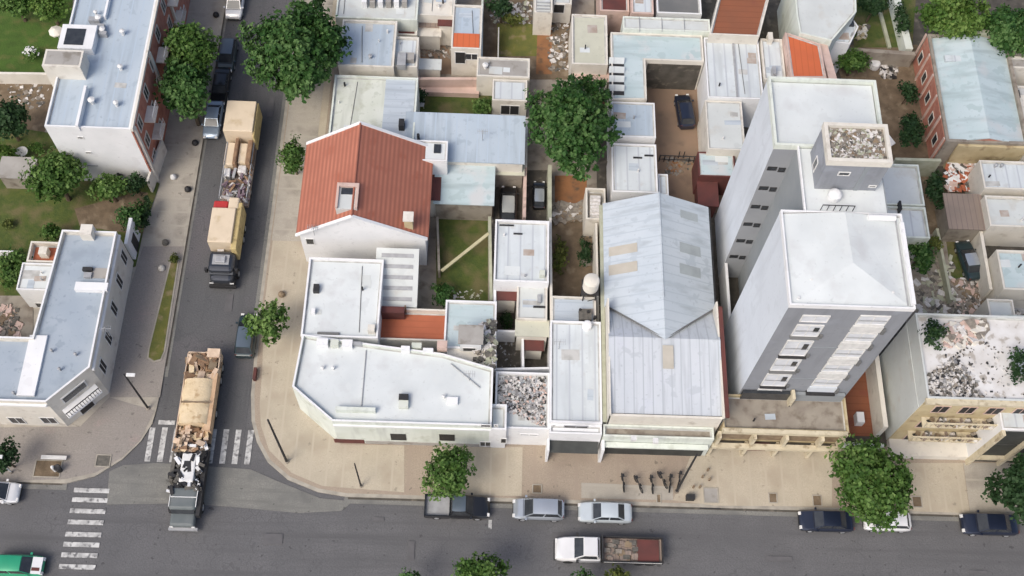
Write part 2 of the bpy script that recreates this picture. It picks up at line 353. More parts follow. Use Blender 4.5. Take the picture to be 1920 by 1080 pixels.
patch('yard_soil', M['dark_concrete'], (1795, 400), (1870, 400), (1880, 540), (1815, 540))
patch('yard_soil', M['soil'], (1700, 330), (1800, 330), (1800, 440), (1720, 440))
# ---------------------------------------------------------------- building kit
def rnd_ok(root):
    rf = [c for c in C.objects if c.parent == root and c.name.startswith('roof')]
    return not rf or not any(k in rf[-1].data.materials[0].name for k in ('terra', 'orange', 'brown', 'ox', 'brick', 'dark'))
def roof_wear(root, poly, z, rim, pt, slope):
    """grime line inside the rim, repair patches, pipes and vents that real flat roofs carry"""
    rnd = random.Random(int(abs(poly[0][0] * 37 + poly[0][1] * 91)))
    if rim:
        o = inset(poly, pt + .0); i_ = inset(poly, pt + .13); mb = MB(); n = len(poly)
        for k in range(n):
            j = (k + 1) % n; mb.face([(*o[k], z + .006), (*o[j], z + .006), (*i_[j], z + .006), (*i_[k], z + .006)])
        mb.build('flashing', M['grime'], root)
    xs = [p[0] for p in poly]; ys = [p[1] for p in poly]; w_, d_ = max(xs) - min(xs), max(ys) - min(ys)
    if w_ * d_ < 9 or slope or len(poly) != 4: return
    x0, x1, y0, y1 = min(xs) + .6, max(xs) - .6, min(ys) + .6, max(ys) - .6
    if x1 - x0 < .6 or y1 - y0 < .6: return
    if rnd_ok(root) is False: return
    for q in range(rnd.choice((1, 2, 2, 3))):
        a, c = rnd.uniform(x0, x1), rnd.uniform(y0, y1); s, t = rnd.uniform(.25, min(.8, (x1 - x0) / 2 + .2)), rnd.uniform(.2, .5)
        ax = rnd.uniform(-.06, .06)
        MB().obox((min(max(a, x0 + s - .4), x1 - s + .4), c, z + .012 + q * .004), (s, s * ax, 0), (-t * ax, t, 0), (0, 0, .006)).build('roof_patch', M[rnd.choice(['grime', 'white_stain', 'rust', 'galv', 'membrane'])], root)
    for q in range(rnd.choice((0, 1, 2))):
        a, c = rnd.uniform(x0, x1), rnd.uniform(y0, y1); MB().tube((a, c, z - .02), (a, c, z + rnd.uniform(.25, .6)), rnd.uniform(.05, .1), n=8).build('vent_pipe', M[rnd.choice(['steel', 'dark', 'frame'])], root)
    if rnd.random() < .4:
        a = rnd.uniform(x0, x1); MB().tube((a, y0, z + .04), (a + rnd.uniform(-.4, .4), y1, z + .04), .03, n=6).build('cable', M['dark_roof'], root)
def bld(name, label, cat, r, h, wall, roof, par=.35, pt=.2, zr=None, slope=0, base=.1, group=None, capm=None):
    """flat building: walls with a raised rim and a roof between them. r = rectangle or polygon"""
    poly = RP(r) if not isinstance(r[0], (tuple, list)) else [tuple(p[:2]) for p in r]
    if pt > .16: pt = .16
    poly = ccw(poly); cx_ = sum(p[0] for p in poly) / len(poly); cy_ = sum(p[1] for p in poly) / len(poly)
    root = empty(name, (cx_, cy_, base), label, cat, group)
    wm, rm = M[wall], M[roof]
    n = len(poly)
    if par > 0:
        inn = inset(poly, pt); zi = h - par
        mb = MB().use(wm)
        for k in range(n):
            j = (k + 1) % n
            mb.face([(*poly[k], base), (*poly[j], base), (*poly[j], h), (*poly[k], h)])
            mb.use(M[capm] if capm else wm).face([(*poly[k], h), (*poly[j], h), (*inn[j], h), (*inn[k], h)]); mb.use(wm)
            mb.face([(*inn[j], zi - .05), (*inn[k], zi - .05), (*inn[k], h), (*inn[j], h)])
        mb.build('wall', parent=root)
        rp = inset(poly, pt - .01)
        mb = MB(); mb.face([(*p, zi) for p in rp]); mb.face([(*p, zi - .2) for p in rp][::-1]); mb.build('roof', rm, root)
    else:
        ys = [p[1] for p in poly]; y0, y1 = min(ys), max(ys)
        zf = lambda p: h + slope * (p[1] - y0) / max(.1, y1 - y0)
        mb = MB().use(wm)
        for k in range(n):
            j = (k + 1) % n
            mb.face([(*poly[k], base), (*poly[j], base), (*poly[j], zf(poly[j]) - .1), (*poly[k], zf(poly[k]) - .1)])
        mb.build('wall', parent=root)
        op = inset(poly, -.18); mb = MB()
        mb.face([(*p, zf(p)) for p in op]); mb.face([(*p, zf(p) - .12) for p in op][::-1])
        for k in range(n):
            j = (k + 1) % n
            mb.face([(*op[k], zf(op[k]) - .12), (*op[j], zf(op[j]) - .12), (*op[j], zf(op[j])), (*op[k], zf(op[k]))])
        mb.build('roof', rm, root)
    xs = [p[0] for p in poly]; ys = [p[1] for p in poly]
    roof_wear(root, poly, h - par if par > 0 else h, par > 0, pt, slope)
    return dict(root=root, x0=min(xs), x1=max(xs), y0=min(ys), y1=max(ys), h=h, zr=h - max(par, 0))
def gable(name, label, cat, r, he, hr, wall, roof, over=.3, ridge_x=None, south_par=0):
    x0, x1, y0, y1 = r; xr = (x0 + x1) / 2 if ridge_x is None else ridge_x
    root = empty(name, ((x0 + x1) / 2, (y0 + y1) / 2, .1), label, cat)
    mb = MB()
    pr = [(x0, he), (xr, hr), (x1, he)]
    for y, s in ((y0, 1), (y1, -1)):
        f = [(x0, y, .1), (x1, y, .1)] + [(a, y, z - .02) for a, z in pr[::-1]]
        mb.face(f if s > 0 else f[::-1])
    mb.face([(x0, y1, .1), (x0, y0, .1), (x0, y0, he), (x0, y1, he)]); mb.face([(x1, y0, .1), (x1, y1, .1), (x1, y1, he), (x1, y0, he)])
    mb.build('wall', M[wall], root)
    mb = MB()
    for sx, xe in ((-1, x0), (1, x1)):
        k = (hr - he) / abs(xr - xe); xo = xe + sx * over; zo = he - k * over
        ya, yb = y0 - over * .3, y1 + over * .3; T = .14
        a = [(xo, ya, zo), (xr, ya, hr), (xr, yb, hr), (xo, yb, zo)]
        if sx > 0: a = a[::-1]
        up = [(p[0], p[1], p[2] + T) for p in a]
        mb.face(up[::-1]); mb.face(a)
        for q in range(4): mb.face([a[q], up[q], up[(q + 1) % 4], a[(q + 1) % 4]])
    mb.build('roof', M[roof], root)
    return dict(root=root, x0=x0, x1=x1, y0=y0, y1=y1, h=he, zr=hr)
def opening(b, side, c, z, w, h, name='window', fm='frame', pm='glass', d=.05, lab=None, mull=True):
    """window or door standing 5 cm proud of a wall: frame ring, pane as sub-part. c = X (S/N) or Y (E/W) of its centre"""
    root = b['root'] if isinstance(b, dict) else b
    ft = .08
    def place(mb, a0, a1, z0, z1, p0, p1):
        if side == 'S': mb.box(a0, a1, b['y0'] - p1, b['y0'] - p0, z0, z1)
        if side == 'N': mb.box(a0, a1, b['y1'] + p0, b['y1'] + p1, z0, z1)
        if side == 'E': mb.box(b['x1'] + p0, b['x1'] + p1, a0, a1, z0, z1)
        if side == 'W': mb.box(b['x0'] - p1, b['x0'] - p0, a0, a1, z0, z1)
    mb = MB(); a0, a1, z0, z1 = c - w / 2, c + w / 2, z - h / 2, z + h / 2
    place(mb, a0, a0 + ft, z0, z1, -.02, d); place(mb, a1 - ft, a1, z0, z1, -.02, d)
    place(mb, a0 + ft, a1 - ft, z0, z0 + ft, -.02, d); place(mb, a0 + ft, a1 - ft, z1 - ft, z1, -.02, d)
    if mull and w > .9: place(mb, c - .03, c + .03, z0 + ft, z1 - ft, -.02, d * .8)
    f = mb.build(name, M[fm], root)
    mb = MB(); place(mb, a0 + ft * .5, a1 - ft * .5, z0 + ft * .5, z1 - ft * .5, -.015, d * .5); mb.build('pane' if name == 'window' else 'panel', M[pm], f)
    if lab: f['label'] = lab
    return f
def WS(b, px, py, w, h, **k):            # opening on the south wall at a photo pixel
    x, z = HY(px, py, b['y0']); return opening(b, 'S', x, z, w, h, **k)
def WE(b, px, py, w, h, **k):
    y, z = HX(px, py, b['x1']); return opening(b, 'E', y, z, w, h, **k)
def WW(b, px, py, w, h, **k):
    y, z = HX(px, py, b['x0']); return opening(b, 'W', y, z, w, h, **k)
def rbox(b, name, m, x0, y0, x1, y1, hh, zr=None, z=None):   # box part on a roof, by photo pixels of its top
    zr = b['zr'] if zr is None else zr
    r = RC(x0, y0, x1, y1, zr + hh); mb = MB().box(*r, zr - .02, zr + hh); return mb.build(name, M[m], b['root'])
def vent(b, px, py, r=.22, h=.6, m='frame', zr=None):
    zr = b['zr'] if zr is None else zr; c = G(px, py, zr + h)
    mb = MB().tube((c.x, c.y, zr - .03), (c.x, c.y, zr + h * .8), r * .6, n=10).lathe((c.x, c.y, zr + h * .75), [(r, 0), (r, h * .12), (.02, h * .3)], 10)
    return mb.build('vent', M[m], b['root'])
def boxthing(name, label, cat, px0, py0, px1, py1, z0, z1, m, group=None):
    r = RC(px0, py0, px1, py1, z1); return tag(MB().box(*r, z0, z1).build(name, M[m]), label, cat, group)
def wallthing(label, pts, h, t=.2, m='cream_wall', z0=.1, name='garden_wall', cat='wall', group=None):
    """free wall along a list of photo pixels taken at its top"""
    P_ = [G(a, b, h) for a, b in pts]; mb = MB()
    for a, b in zip(P_[:-1], P_[1:]):
        d = (b - a); d.z = 0; L_ = d.length / 2 + t / 2; d.normalize(); nrm = Vector((-d.y, d.x, 0))
        c = (a + b) / 2; mb.obox((c.x, c.y, (z0 + h) / 2), d * L_, nrm * t / 2, Vector((0, 0, (h - z0) / 2)))
        if len(P_) > 2: t -= .006; h -= .004
    return tag(mb.build(name, M[m]), label, cat, group)
def rubble(name, label, cat, poly, z, n, s0, s1, ms, flat=.4, kind='stuff'):
    """loose heap of small broken pieces inside a polygon"""
    xs = [p[0] for p in poly]; ys = [p[1] for p in poly]; mb = MB(); rnd = random.Random(int(xs[0] * 100) + n)
    def ins(x, y):
        c = False; j = len(poly) - 1
        for i in range(len(poly)):
            if (poly[i][1] > y) != (poly[j][1] > y) and x < (poly[j][0] - poly[i][0]) * (y - poly[i][1]) / (poly[j][1] - poly[i][1]) + poly[i][0]: c = not c
            j = i
        return c
    k = 0
    while k < n:
        x, y = rnd.uniform(min(xs), max(xs)), rnd.uniform(min(ys), max(ys))
        if not ins(x, y): k += .05; continue
        s = rnd.uniform(s0, s1); a = rnd.uniform(0, PI); tl = rnd.uniform(-.5, .5)
        ax = Vector((math.cos(a), math.sin(a), tl * .5)) * s; ay = Vector((-math.sin(a), math.cos(a), rnd.uniform(-.3, .3))) * s * rnd.uniform(.3, 1)
        az = ax.cross(ay).normalized() * s * flat * rnd.uniform(.3, 1)
        mb.use(M[rnd.choice(ms)]).obox((x, y, z + s * flat * .6), ax, ay, az); k += 1
    return tag(mb.build(name), label, cat, kind=kind)
# ================================================================ WEST BLOCK
gx = lambda a, b, z: G(a, b, z).x
gy = lambda a, b, z: G(a, b, z).y
# long brick apartment building
b = bld('apartment_building', 'long three storey brick apartment building with a pale blue roof beside the side street', 'building',
        (gx(82, 240, 9.3), -32.3, 57.8, 96), 9.3, 'white_wall', 'blue_roof', par=.3, pt=.28)
rt = b['root']
MATS_b = b
# street side brick skin
mb = MB().box(b['x1'] + .0, b['x1'] + .12, 57.8, 96, .1, 9.0); mb.build('brick_facade', M['brick'], rt)
b['x1'] += .12
r = RC(86, 92, 150, 126, 10.9)
MB().box(r[0], r[1], r[2], r[3], .1, 10.9).build('stair_tower', M['cream_wall'], rt)
MB().box(r[0] + .2, r[1] - .2, r[2] + .2, r[3] - .2, 10.88, 10.93).build('stair_tower_roof', M['grey_roof'], rt)
r = RC(118, 45, 172, 92, 9.9); MB().box(*r, 9.0, 9.9).build('roof_hut', M['white_wall'], rt)
MB().box(r[0] + .5, r[1] - .9, r[2] + .4, r[3] - .5, 9.9, 9.95).build('skylight', M['glass'], rt)
r = RC(138, 160, 146, 236, 9.7); MB().box(r[1] - .25, r[1], r[2], r[3], 8.9, 9.75).build('parapet', M['white_wall'], rt)
r = RC(192, 0, 198, 20, 9.7); MB().box(r[1] - .2, r[1], r[2] - .5, 96, 8.9, 9.5).build('parapet', M['white_wall'], rt)
for px, py, s in ((183, 30, .3), (190, 52, .3), (228, 56, .25), (224, 122, .25), (170, 185, .32), (216, 190, .25), (178, 20, .2)):
    vent(b, px, py, s, .7)
for px, py, q in ((176, 34, .5), (192, 60, .35), (182, 48, .6)):
    c = G(px, py, 9.6); MB().box(c.x - q, c.x + q, c.y - q * .5, c.y + q * .5, 8.98, 9.55).build('roof_hatch', M['steel'], rt)
ks = 0
for fl, zc in enumerate((2.0, 4.9, 7.6)):
    y = 59.6
    while y < 84:
        opening(b, 'E', y, zc, 1.1, 1.6, fm='cream_wall', d=.08)
        y += 3.4
for fl, zc in enumerate((3.7, 6.5)):
    y = 61.4
    while y < 84:
        f = MB().box(b['x1'], b['x1'] + 1.0, y - .9, y + .9, zc - .1, zc + .05).build('balcony', M['cream_wall'], rt)
        mb = MB(); mb.box(b['x1'] + .94, b['x1'] + 1.0, y - .9, y + .9, zc + .9, zc + .96)
        for q in range(7): mb.box(b['x1'] + .95, b['x1'] + .99, y - .88 + q * .29, y - .84 + q * .29, zc + .05, zc + .9)
        mb.build('railing', M['frame'], f); y += 6.8
for y in (58.0, 66.3, 74.6, 82.9):
    MB().box(b['x1'], b['x1'] + .22, y, y + .35, .1, 9.0).build('pilaster', M['cream_wall'], rt)
MB().box(b['x1'] - .1, b['x1'] + .12, 57.75, 96, 9.0, 9.36).build('cornice', M['cream_wall'], rt)
for px, py in ((151, 258), (166, 286)): WS(b, px, py, .6, .35, pm='dark', mull=False)
for px, py in ((222, 326), (228, 328)):
    x, z = HY(px, py, b['y0']); MB().box(x - .12, x + .12, b['y0'] - .2, b['y0'], z - .2, z + .2).build('meter_box', M['dark'], rt)
x, z = HY(175, 310, b['y0']); MB().box(x - .7, x + .4, b['y0'] - .08, b['y0'], z - .04, z + .04).build('pipe', M['steel'], rt)
# entrance wall of the apartment
wallthing('white gate wall with iron grille at the south foot of the brick building', [(276, 338), (302, 262)], 2.2, .2, 'cream_wall')
# corner house with blue grey roof
yb = 49.2; xw = gx(115, 436, 6)
p = [(-32.9, yb), (xw, yb), (gx(60, 632, 6), gy(60, 632, 6)), (-64, gy(0, 632, 6)), (-64, 33.1), (-35.9, 33.1), (-32.9, 36.3)]
b = bld('corner_house', 'white corner house with a slate blue flat roof left of the side street', 'house', p, 6.0, 'cream_wall', 'slate_blue', par=.45, pt=.3, capm='white_wall')
rt = b['root']
for y in (37.6, 40.3, 43.1, 45.8, 48.2): opening(b, 'E', y, 3.0, .95, 2.0, fm='frame', pm='dark')
for px in (32, 92, -20): WS(b, px, 788, 1.3, 1.5)
MB().box(-32.9, -32.72, 36.3, 49.2, 5.2, 5.42).build('cornice', M['white_wall'], rt)
MB().box(-64, -36, 32.92, 33.1, 5.2, 5.42).build('cornice', M['white_wall'], rt)
dirc = Vector((3.0, 3.2, 0)).normalized(); nrm = Vector((dirc.y, -dirc.x, 0)); mid = Vector((-34.4, 34.7, 0))
for zc, hh, ww, nm, pm in ((1.35, 2.4, 1.5, 'door', 'dark'), (4.3, 1.1, 2.4, 'window', 'glass')):
    f = MB().obox(mid + Vector((0, 0, zc)) + nrm * .03, dirc * ww / 2, nrm * .05, Vector((0, 0, hh / 2))).build(nm, M['frame'], rt)
    MB().obox(mid + Vector((0, 0, zc)) + nrm * .06, dirc * (ww / 2 - .12), nrm * .04, Vector((0, 0, hh / 2 - .12))).build('pane', M[pm], f)
f = MB().obox(mid + Vector((0, 0, 3.0)) + nrm * .5, dirc * 1.7, nrm * .5, Vector((0, 0, .09))).build('balcony', M['white_wall'], rt)
mb = MB()
for q in range(13): mb.obox(mid + Vector((0, 0, 3.5)) + nrm * .95 + dirc * (-1.6 + q * .266), dirc * .025, nrm * .025, Vector((0, 0, .4)))
mb.obox(mid + Vector((0, 0, 3.92)) + nrm * .95, dirc * 1.68, nrm * .035, Vector((0, 0, .035))); mb.build('railing', M['dark'], f)
rbox(b, 'roof_hut', 'white_wall', 142, 528, 200, 545, .5); rbox(b, 'roof_hatch', 'dark', 155, 500, 172, 507, .35); rbox(b, 'roof_hatch', 'steel', 158, 510, 170, 520, .3)
rbox(b, 'roof_patch', 'grey_roof', 172, 502, 205, 522, .06)
rbox(b, 'parapet', 'white_wall', 56, 628, 64, 742, .25); rbox(b, 'chimney', 'cream_wall', 152, 420, 170, 440, 1.1)
for px, py in ((95, 655), (140, 662), (24, 735), (110, 690)): vent(b, px, py, .14, .5, 'steel')
b = bld('terrace_annex', 'small terracotta roof terrace with white rim behind the slate blue house', 'annex', RC(58, 452, 104, 492, 3.6), 3.6, 'cream_wall', 'terracotta', par=.6, pt=.25)
boxthing('water_tank', 'small cream water tank on the terracotta roof terrace', 'tank', 74, 462, 86, 476, 3.0, 3.9, 'cream_wall')
b = bld('shed', 'small white roofed shed against the slate blue house', 'shed', RC(42, 492, 106, 545, 3.8), 3.8, 'white_wall', 'membrane', par=.15, pt=.12)
WS(b, 74, 572, .7, 1.0); 
o = tag(MB().box(-33.05, -32.75, 49.5, 52.2, .1, 3.2).build('garden_wall', M['white_wall']), 'white wall with a dark door leading to the corner house yard', 'wall')
MB().box(-32.75, -32.7, 50.2, 51.2, .1, 2.3).build('door', M['dark'], o)
wallthing('cream boundary wall across the lawn at upper left', [(-60, 136), (96, 138)], 1.8, .25, 'cream_wall')
wallthing('thin white garden rail beside the lower left yard', [(-40, 470), (30, 471)], 1.4, .12, 'white_wall')
b = bld('garden_shed', 'grey slab roofed garden shed under the leafy tree at left', 'shed', RC(6, 296, 58, 332, 2.4), 2.4, 'concrete', 'grey_roof', par=0)
# garden furniture
def parasol(label, px, py, z, r, m, m2=None):
    c = G(px, py, z); root = empty('parasol', (c.x, c.y, .13), label, 'parasol')
    MB().tube((c.x, c.y, .13), (c.x, c.y, z), .04).build('pole', M['steel'], root)
    mb = MB(); n = 8
    for k in range(n):
        a, a2 = 2 * PI * k / n, 2 * PI * (k + 1) / n
        mb.use(M[m] if (k % 2 or not m2) else M[m2]).face([(c.x, c.y, z + .35), (c.x + r * math.cos(a), c.y + r * math.sin(a), z), (c.x + r * math.cos(a2), c.y + r * math.sin(a2), z)])
        mb.face([(c.x, c.y, z + .32), (c.x + r * math.cos(a2), c.y + r * math.sin(a2), z - .03), (c.x + r * math.cos(a), c.y + r * math.sin(a), z - .03)])
        mb.face([(c.x + r * math.cos(a), c.y + r * math.sin(a), z), (c.x + r * math.cos(a), c.y + r * math.sin(a), z - .15), (c.x + r * math.cos(a2), c.y + r * math.sin(a2), z - .15), (c.x + r * math.cos(a2), c.y + r * math.sin(a2), z)])
    mb.build('canopy', parent=root)
parasol('pale cream parasol on the lawn near the brick building', 104, 58, 2.3, .7, 'cream_wall')
c = G(40, 284, 1.4)
rt = empty('satellite_dish', (c.x, c.y, .13), 'round grey satellite dish beside the garden shed at left', 'satellite dish')
MB().tube((c.x, c.y, .13), (c.x, c.y, 1.1), .05).build('mast', M['steel'], rt)
mb = MB(); mb.lathe((c.x, c.y, 1.1), [(.05, 0), (.35, .08), (.6, .28), (.58, .31), (.3, .12), (.02, .05)], 16); mb.build('dish', M['steel'], rt)
MB().tube((c.x, c.y, 1.12), (c.x + .05, c.y - .2, 1.65), .025).build('arm', M['dark'], rt)
rubble('debris', 'scattered light debris in the bare yard beside the brick building', 'debris', PX(.13, (10, 150), (95, 150), (80, 210), (20, 190)), .13, 132, 0.050, 0.220, ['rubble', 'rubble_dark', 'rubble_white'])
rubble('debris', 'heap of tan boards and rubble in the corner house yard', 'debris', PX(.13, (-10, 575), (32, 575), (40, 628), (-10, 628)), .13, 154, 0.060, 0.330, ['pink_wall', 'rubble', 'rubble_dark', 'wood'])
# ================================================================ CENTRE BLOCK, corner property
p = [(gx(567, 626, 5.5), gy(567, 626, 5.5)), (-16.1, gy(563, 725, 5.5)), (-12.5, 32.4), (gx(922, 790, 5.5), 32.4), (gx(925, 690, 5.5), gy(925, 690, 5.5)), (gx(830, 660, 5.5), gy(825, 662, 5.5)), (gx(700, 645, 5.5), gy(700, 645, 5.5))]
b = bld('corner_house', 'low white corner house with a chamfered street corner and white flat roof', 'house', p, 5.5, 'pale_green_wall', 'membrane', par=.4, pt=.28, capm='white_wall')
rt = b['root']; CH = b
for px, py in ((747, 819), (838, 820)): WS(b, px, py, 1.3, 1.5, fm='dark', mull=False, pm='dark')
x, z = HY(910, 798, b['y0']); 
x, z = HY(655, 827, b['y0']); MB().box(x - 1.3, x + 1.3, b['y0'] - .04, b['y0'], .1, 1.0).build('wall_base', M['oxblood'], rt)
MB().box(x + 1.4, b['x1'], b['y0'] - .05, b['y0'], .1, .8).build('wall_base', M['grey_roof'], rt)
MB().box(-12.5, b['x1'], b['y0'] - .14, b['y0'], 4.55, 4.75).build('cornice', M['white_wall'], rt)
MB().box(-12.3, gx(705, 765, 5.3), 33.3, 33.6, 5.05, 5.75).build('parapet', M['pale_green_wall'], rt)
rbox(b, 'roof_hatch', 'dark', 748, 738, 765, 750, .5); rbox(b, 'roof_hatch', 'green_grey', 748, 750, 765, 764, .45)
rbox(b, 'roof_curb', 'white_wall', 838, 744, 858, 757, .35)
r = RC(682, 655, 692, 760, 5.35); MB().box(r[0] + .15, r[0] + .22, r[2], r[3], 5.08, 5.2).build('roof_joint', M['steel'], rt)
a, c = G(845, 682, 5.2), G(900, 727, 5.2); MB().tube(a, c, .05).build('cable', M['steel'], rt)
for px, py in ((604, 688), (624, 688), (832, 742)): vent(b, px, py, .15, .5)
# service boxes along the back rim of the corner roof
for i, (x0, y0, x1, y1, zz, m) in enumerate(((594, 634, 614, 646, .8, 'white_wall'), (620, 636, 634, 648, .6, 'green_grey'), (642, 636, 660, 650, .6, 'white_wall'), (662, 640, 678, 646, .5, 'steel'), (752, 648, 768, 656, .8, 'white_wall'), (772, 642, 790, 652, .5, 'green_grey'), (793, 652, 812, 658, .8, 'white_wall'), (820, 638, 838, 652, .9, 'pink_wall'))):
    rbox(b, 'chimney', m, x0, y0, x1, y1, zz)
rbox(b, 'ledge', 'dark_roof', 595, 622, 636, 627, .1)
b = bld('house_wing', 'white flat roofed wing running back along the side street pavement', 'house', RC(580, 482, 708, 634, 5.3), 5.3, 'white_wall', 'membrane', par=.3, pt=.25)
WW_ = b
rbox(b, 'vent_box', 'dark', 588, 532, 597, 546, .5); rbox(b, 'vent_box', 'white_wall', 584, 578, 590, 586, .5); rbox(b, 'chimney', 'cream_wall', 690, 608, 702, 620, .7)
wz = dict(root=b['root'], x0=b['x0'], x1=b['x1'], y0=b['y0'], y1=b['y1'])
for y in (42.5, 46.0): opening(wz, 'W', y, 2.8, 1.1, 1.4)
b = bld('lean_to', 'glazed lean-to roof with grey strips beside the white wing', 'lean-to', RC(712, 484, 778, 572, 3.6), 3.6, 'cream_wall', 'white_stain', par=0, slope=1.6)
y0, y1, x0, x1 = b['y0'], b['y1'], b['x0'], b['x1']
for q in range(5):
    yy = y0 + (q + .5) * (y1 - y0) / 5; zz = 3.62 + 1.6 * (yy - y0) / (y1 - y0)
    MB().obox(((x0 + x1) / 2, yy, zz), ((x1 - x0) / 2 - .3, 0, 0), (0, .16, .05), (0, 0, .03)).build('glazing_strip', M['steel'], b['root'])
b = bld('roof_terrace', 'terracotta tiled roof terrace with a white rim behind the corner house', 'terrace', RC(704, 576, 838, 640, 3.6), 3.6, 'cream_wall', 'terracotta', par=.7, pt=.22)
MB().box(b['x0'] + .2, b['x0'] + 2.6, b['y1'] - .8, b['y1'] - .2, 2.9, 4.3).build('stair_head', M['oxblood'], b['root'])
c = G(760, 575, 4.2); MB().tube((c.x, c.y, 2.9), (c.x, c.y, 4.4), .07).build('post', M['wood'], b['root'])
# red gabled house
b = gable('gabled_house', 'red tiled gabled house with a white south gable on the side street', 'house', (-17.0, -5.8, 49.9, 59.3), 5.5, 9.0, 'white_wall', 'red_tile', ridge_x=-12.0)
rt = b['root']
for sx, xe in ((-1, -17.3), (1, -5.6)):
    zo = 9.0 - (9.0 - 5.5) * abs(xe + 12.0) / (5.0 if sx < 0 else 6.2)
    for y in (49.75, 59.45):
        a, c = Vector((-12.0, y, 9.16)), Vector((xe, y, zo + .16)); d = (c - a); MB().obox((a + c) / 2, d / 2, (0, .14, 0), Vector((-d.z, 0, d.x)).normalized() * .07).build('verge_coping', M['white_wall'], rt)
MB().tube((-12.0, 49.8, 9.16), (-12.0, 59.4, 9.16), .1).build('ridge_cap', M['red_tile'], rt)
# dormer box standing out of the west slope by the ridge
c = G(652, 366, 9.2)
f = MB().box(c.x - .95, c.x + .9, c.y - 1.35, c.y + 1.15, 6.8, 9.15).build('dormer', M['white_stain'], rt)
mb = MB(); 
mb.box(c.x - .98, c.x - .78, c.y - 1.35, c.y + 1.15, 9.15, 9.4).box(c.x + .7, c.x + .93, c.y - 1.35, c.y + 1.15, 9.15, 9.4).box(c.x - .78, c.x + .7, c.y + .8, c.y + 1.15, 9.15, 9.4); mb.build('frame', M['pink_wall'], f)
MB().box(c.x - .6, c.x + .55, c.y + .1, c.y + .75, 9.14, 9.2).build('pane', M['glass'], f)
c = G(766, 406, 7.9); f = MB().box(c.x - .4, c.x + .35, c.y - .4, c.y + .4, 5.5, 7.8).build('chimney', M['yellow_wall'], rt); MB().box(c.x - .48, c.x + .43, c.y - .48, c.y + .48, 7.8, 7.95).build('cap', M['cream_wall'], f)
for px, py in ((586, 475), (575, 462)):
    pass
for y in (51.5, 54.5, 57.5): opening(b, 'W', y, 2.8, 1.1, 1.4)
for x in (-16.2,): opening(b, 'S', x, 4.1, .8, 1.1)
b = bld('lower_annex', 'narrow red roofed annex between the gabled house and the pale roofs', 'annex', RC(805, 302, 822, 372, 3.6), 3.6, 'cream_wall', 'oxblood', par=0)
b = bld('chimney_room', 'small white roof room with a dark vent beside the red gabled roof', 'roof room', RC(778, 262, 838, 302, 6.0), 6.0, 'white_wall', 'membrane', par=.12, pt=.12)
rbox(b, 'vent', 'glass', 814, 270, 826, 286, .15)
tag(MB().tube(G(784, 252, 5.9) - Vector((0, 0, 2)), G(784, 252, 5.9), .14).build('flue_pipe', M['dark']), 'black flue pipe beside the north east corner of the red roof', 'flue')
# pale roofs north of the red house
b = bld('house', 'flat house with a weathered green grey roof directly north of the red gable', 'house', RC(628, 140, 776, 262, 5.0), 5.0, 'pale_green_wall', 'green_grey', par=.25, pt=.25)
rbox(b, 'roof_patch', 'galv', 724, 148, 772, 255, .06); rbox(b, 'chimney', 'dark', 748, 222, 757, 236, .9)
b = bld('house', 'flat house with a broad pale blue roof east of the red gable', 'house', RC(765, 218, 980, 304, 4.6), 4.6, 'cream_wall', 'blue_roof', par=0, slope=.5)
b = bld('shed', 'grey blue sheet metal carport roof beside the red gable', 'carport', RC(820, 312, 923, 382, 3.4), 3.4, 'concrete', 'aqua_roof', par=0, slope=.3)
b = bld('lean_to', 'narrow olive lean-to roof behind the parked yard car', 'lean-to', RC(926, 306, 980, 326, 2.8), 2.8, 'concrete', 'beige_roof', par=0)
b = bld('house', 'square pale blue roofed house touching the big street tree', 'house', RC(643, 36, 738, 126, 5.0), 5.0, 'cream_wall', 'blue_roof', par=.25, pt=.22)
for px, py in ((694, 103),): vent(b, px, py, .2, .5, 'steel')
b = bld('house', 'small pinkish white roofed house east of the square pale blue roof', 'house', RC(738, 68, 782, 126, 4.4), 4.4, 'cream_wall', 'white_roof', par=.2, pt=.18)
rbox(b, 'stair_head', 'steel', 746, 98, 760, 122, .8); rbox(b, 'stair_head', 'grey_roof', 760, 98, 776, 112, .6)
b = bld('annex', 'sunken maroon roofed annex north of the small pinkish roof', 'annex', RC(738, 44, 782, 66, 3.2), 3.2, 'cream_wall', 'oxblood', par=.2, pt=.2)
wallthing('mossy low wall line south of the square pale blue roof', [(640, 133), (745, 138)], 2.6, .25, 'green_wall')
b = bld('house', 'white roofed house with columned rear wall at the top beside the street tree', 'house', RC(640, -70, 782, 38, 4.8), 4.8, 'pale_green_wall', 'white_stain', par=.2, pt=.2)
for q in range(6): 
    c = G(684 + q * 15, 4, 4.9); MB().box(c.x - .25, c.x + .25, c.y - .5, c.y + .5, 4.55, 5.5).build('chimney', M['grey_roof' if q % 2 else 'white_wall'], b['root'])
b = bld('house', 'beige flat roofed house at the top edge above the brown court', 'house', RC(784, -60, 852, 30, 4.2), 4.2, 'cream_wall', 'cream_wall', par=.15, pt=.15)
b = bld('shed', 'maroon corrugated shed roof west of the narrow pale blue strip', 'shed', RC(826, 8, 851, 46, 3.6), 3.6, 'cream_wall', 'oxblood', par=0)
b = bld('house', 'narrow pale blue roof ending in an orange tiled strip', 'house', RC(850, 8, 902, 92, 4.6), 4.6, 'cream_wall', 'blue_roof', par=.15, pt=.15)
y0 = gy(870, 90, 4.6); y1 = gy(870, 62, 4.6); MB().box(b['x0'] + .2, b['x1'] - .2, y0 + .15, y1, 4.4, 4.56).build('tiled_strip', M['orange'], b['root'])
WS(b, 863, 108, 1.1, 1.9, name='door', pm='dark', mull=False); WS(b, 884, 106, 1.3, 1.0)
b = bld('shed', 'little brown shed roof on the north side of the brown court', 'shed', RC(786, 30, 824, 48, 3.0), 3.0, 'pink_wall', 'brown_roof', par=0)
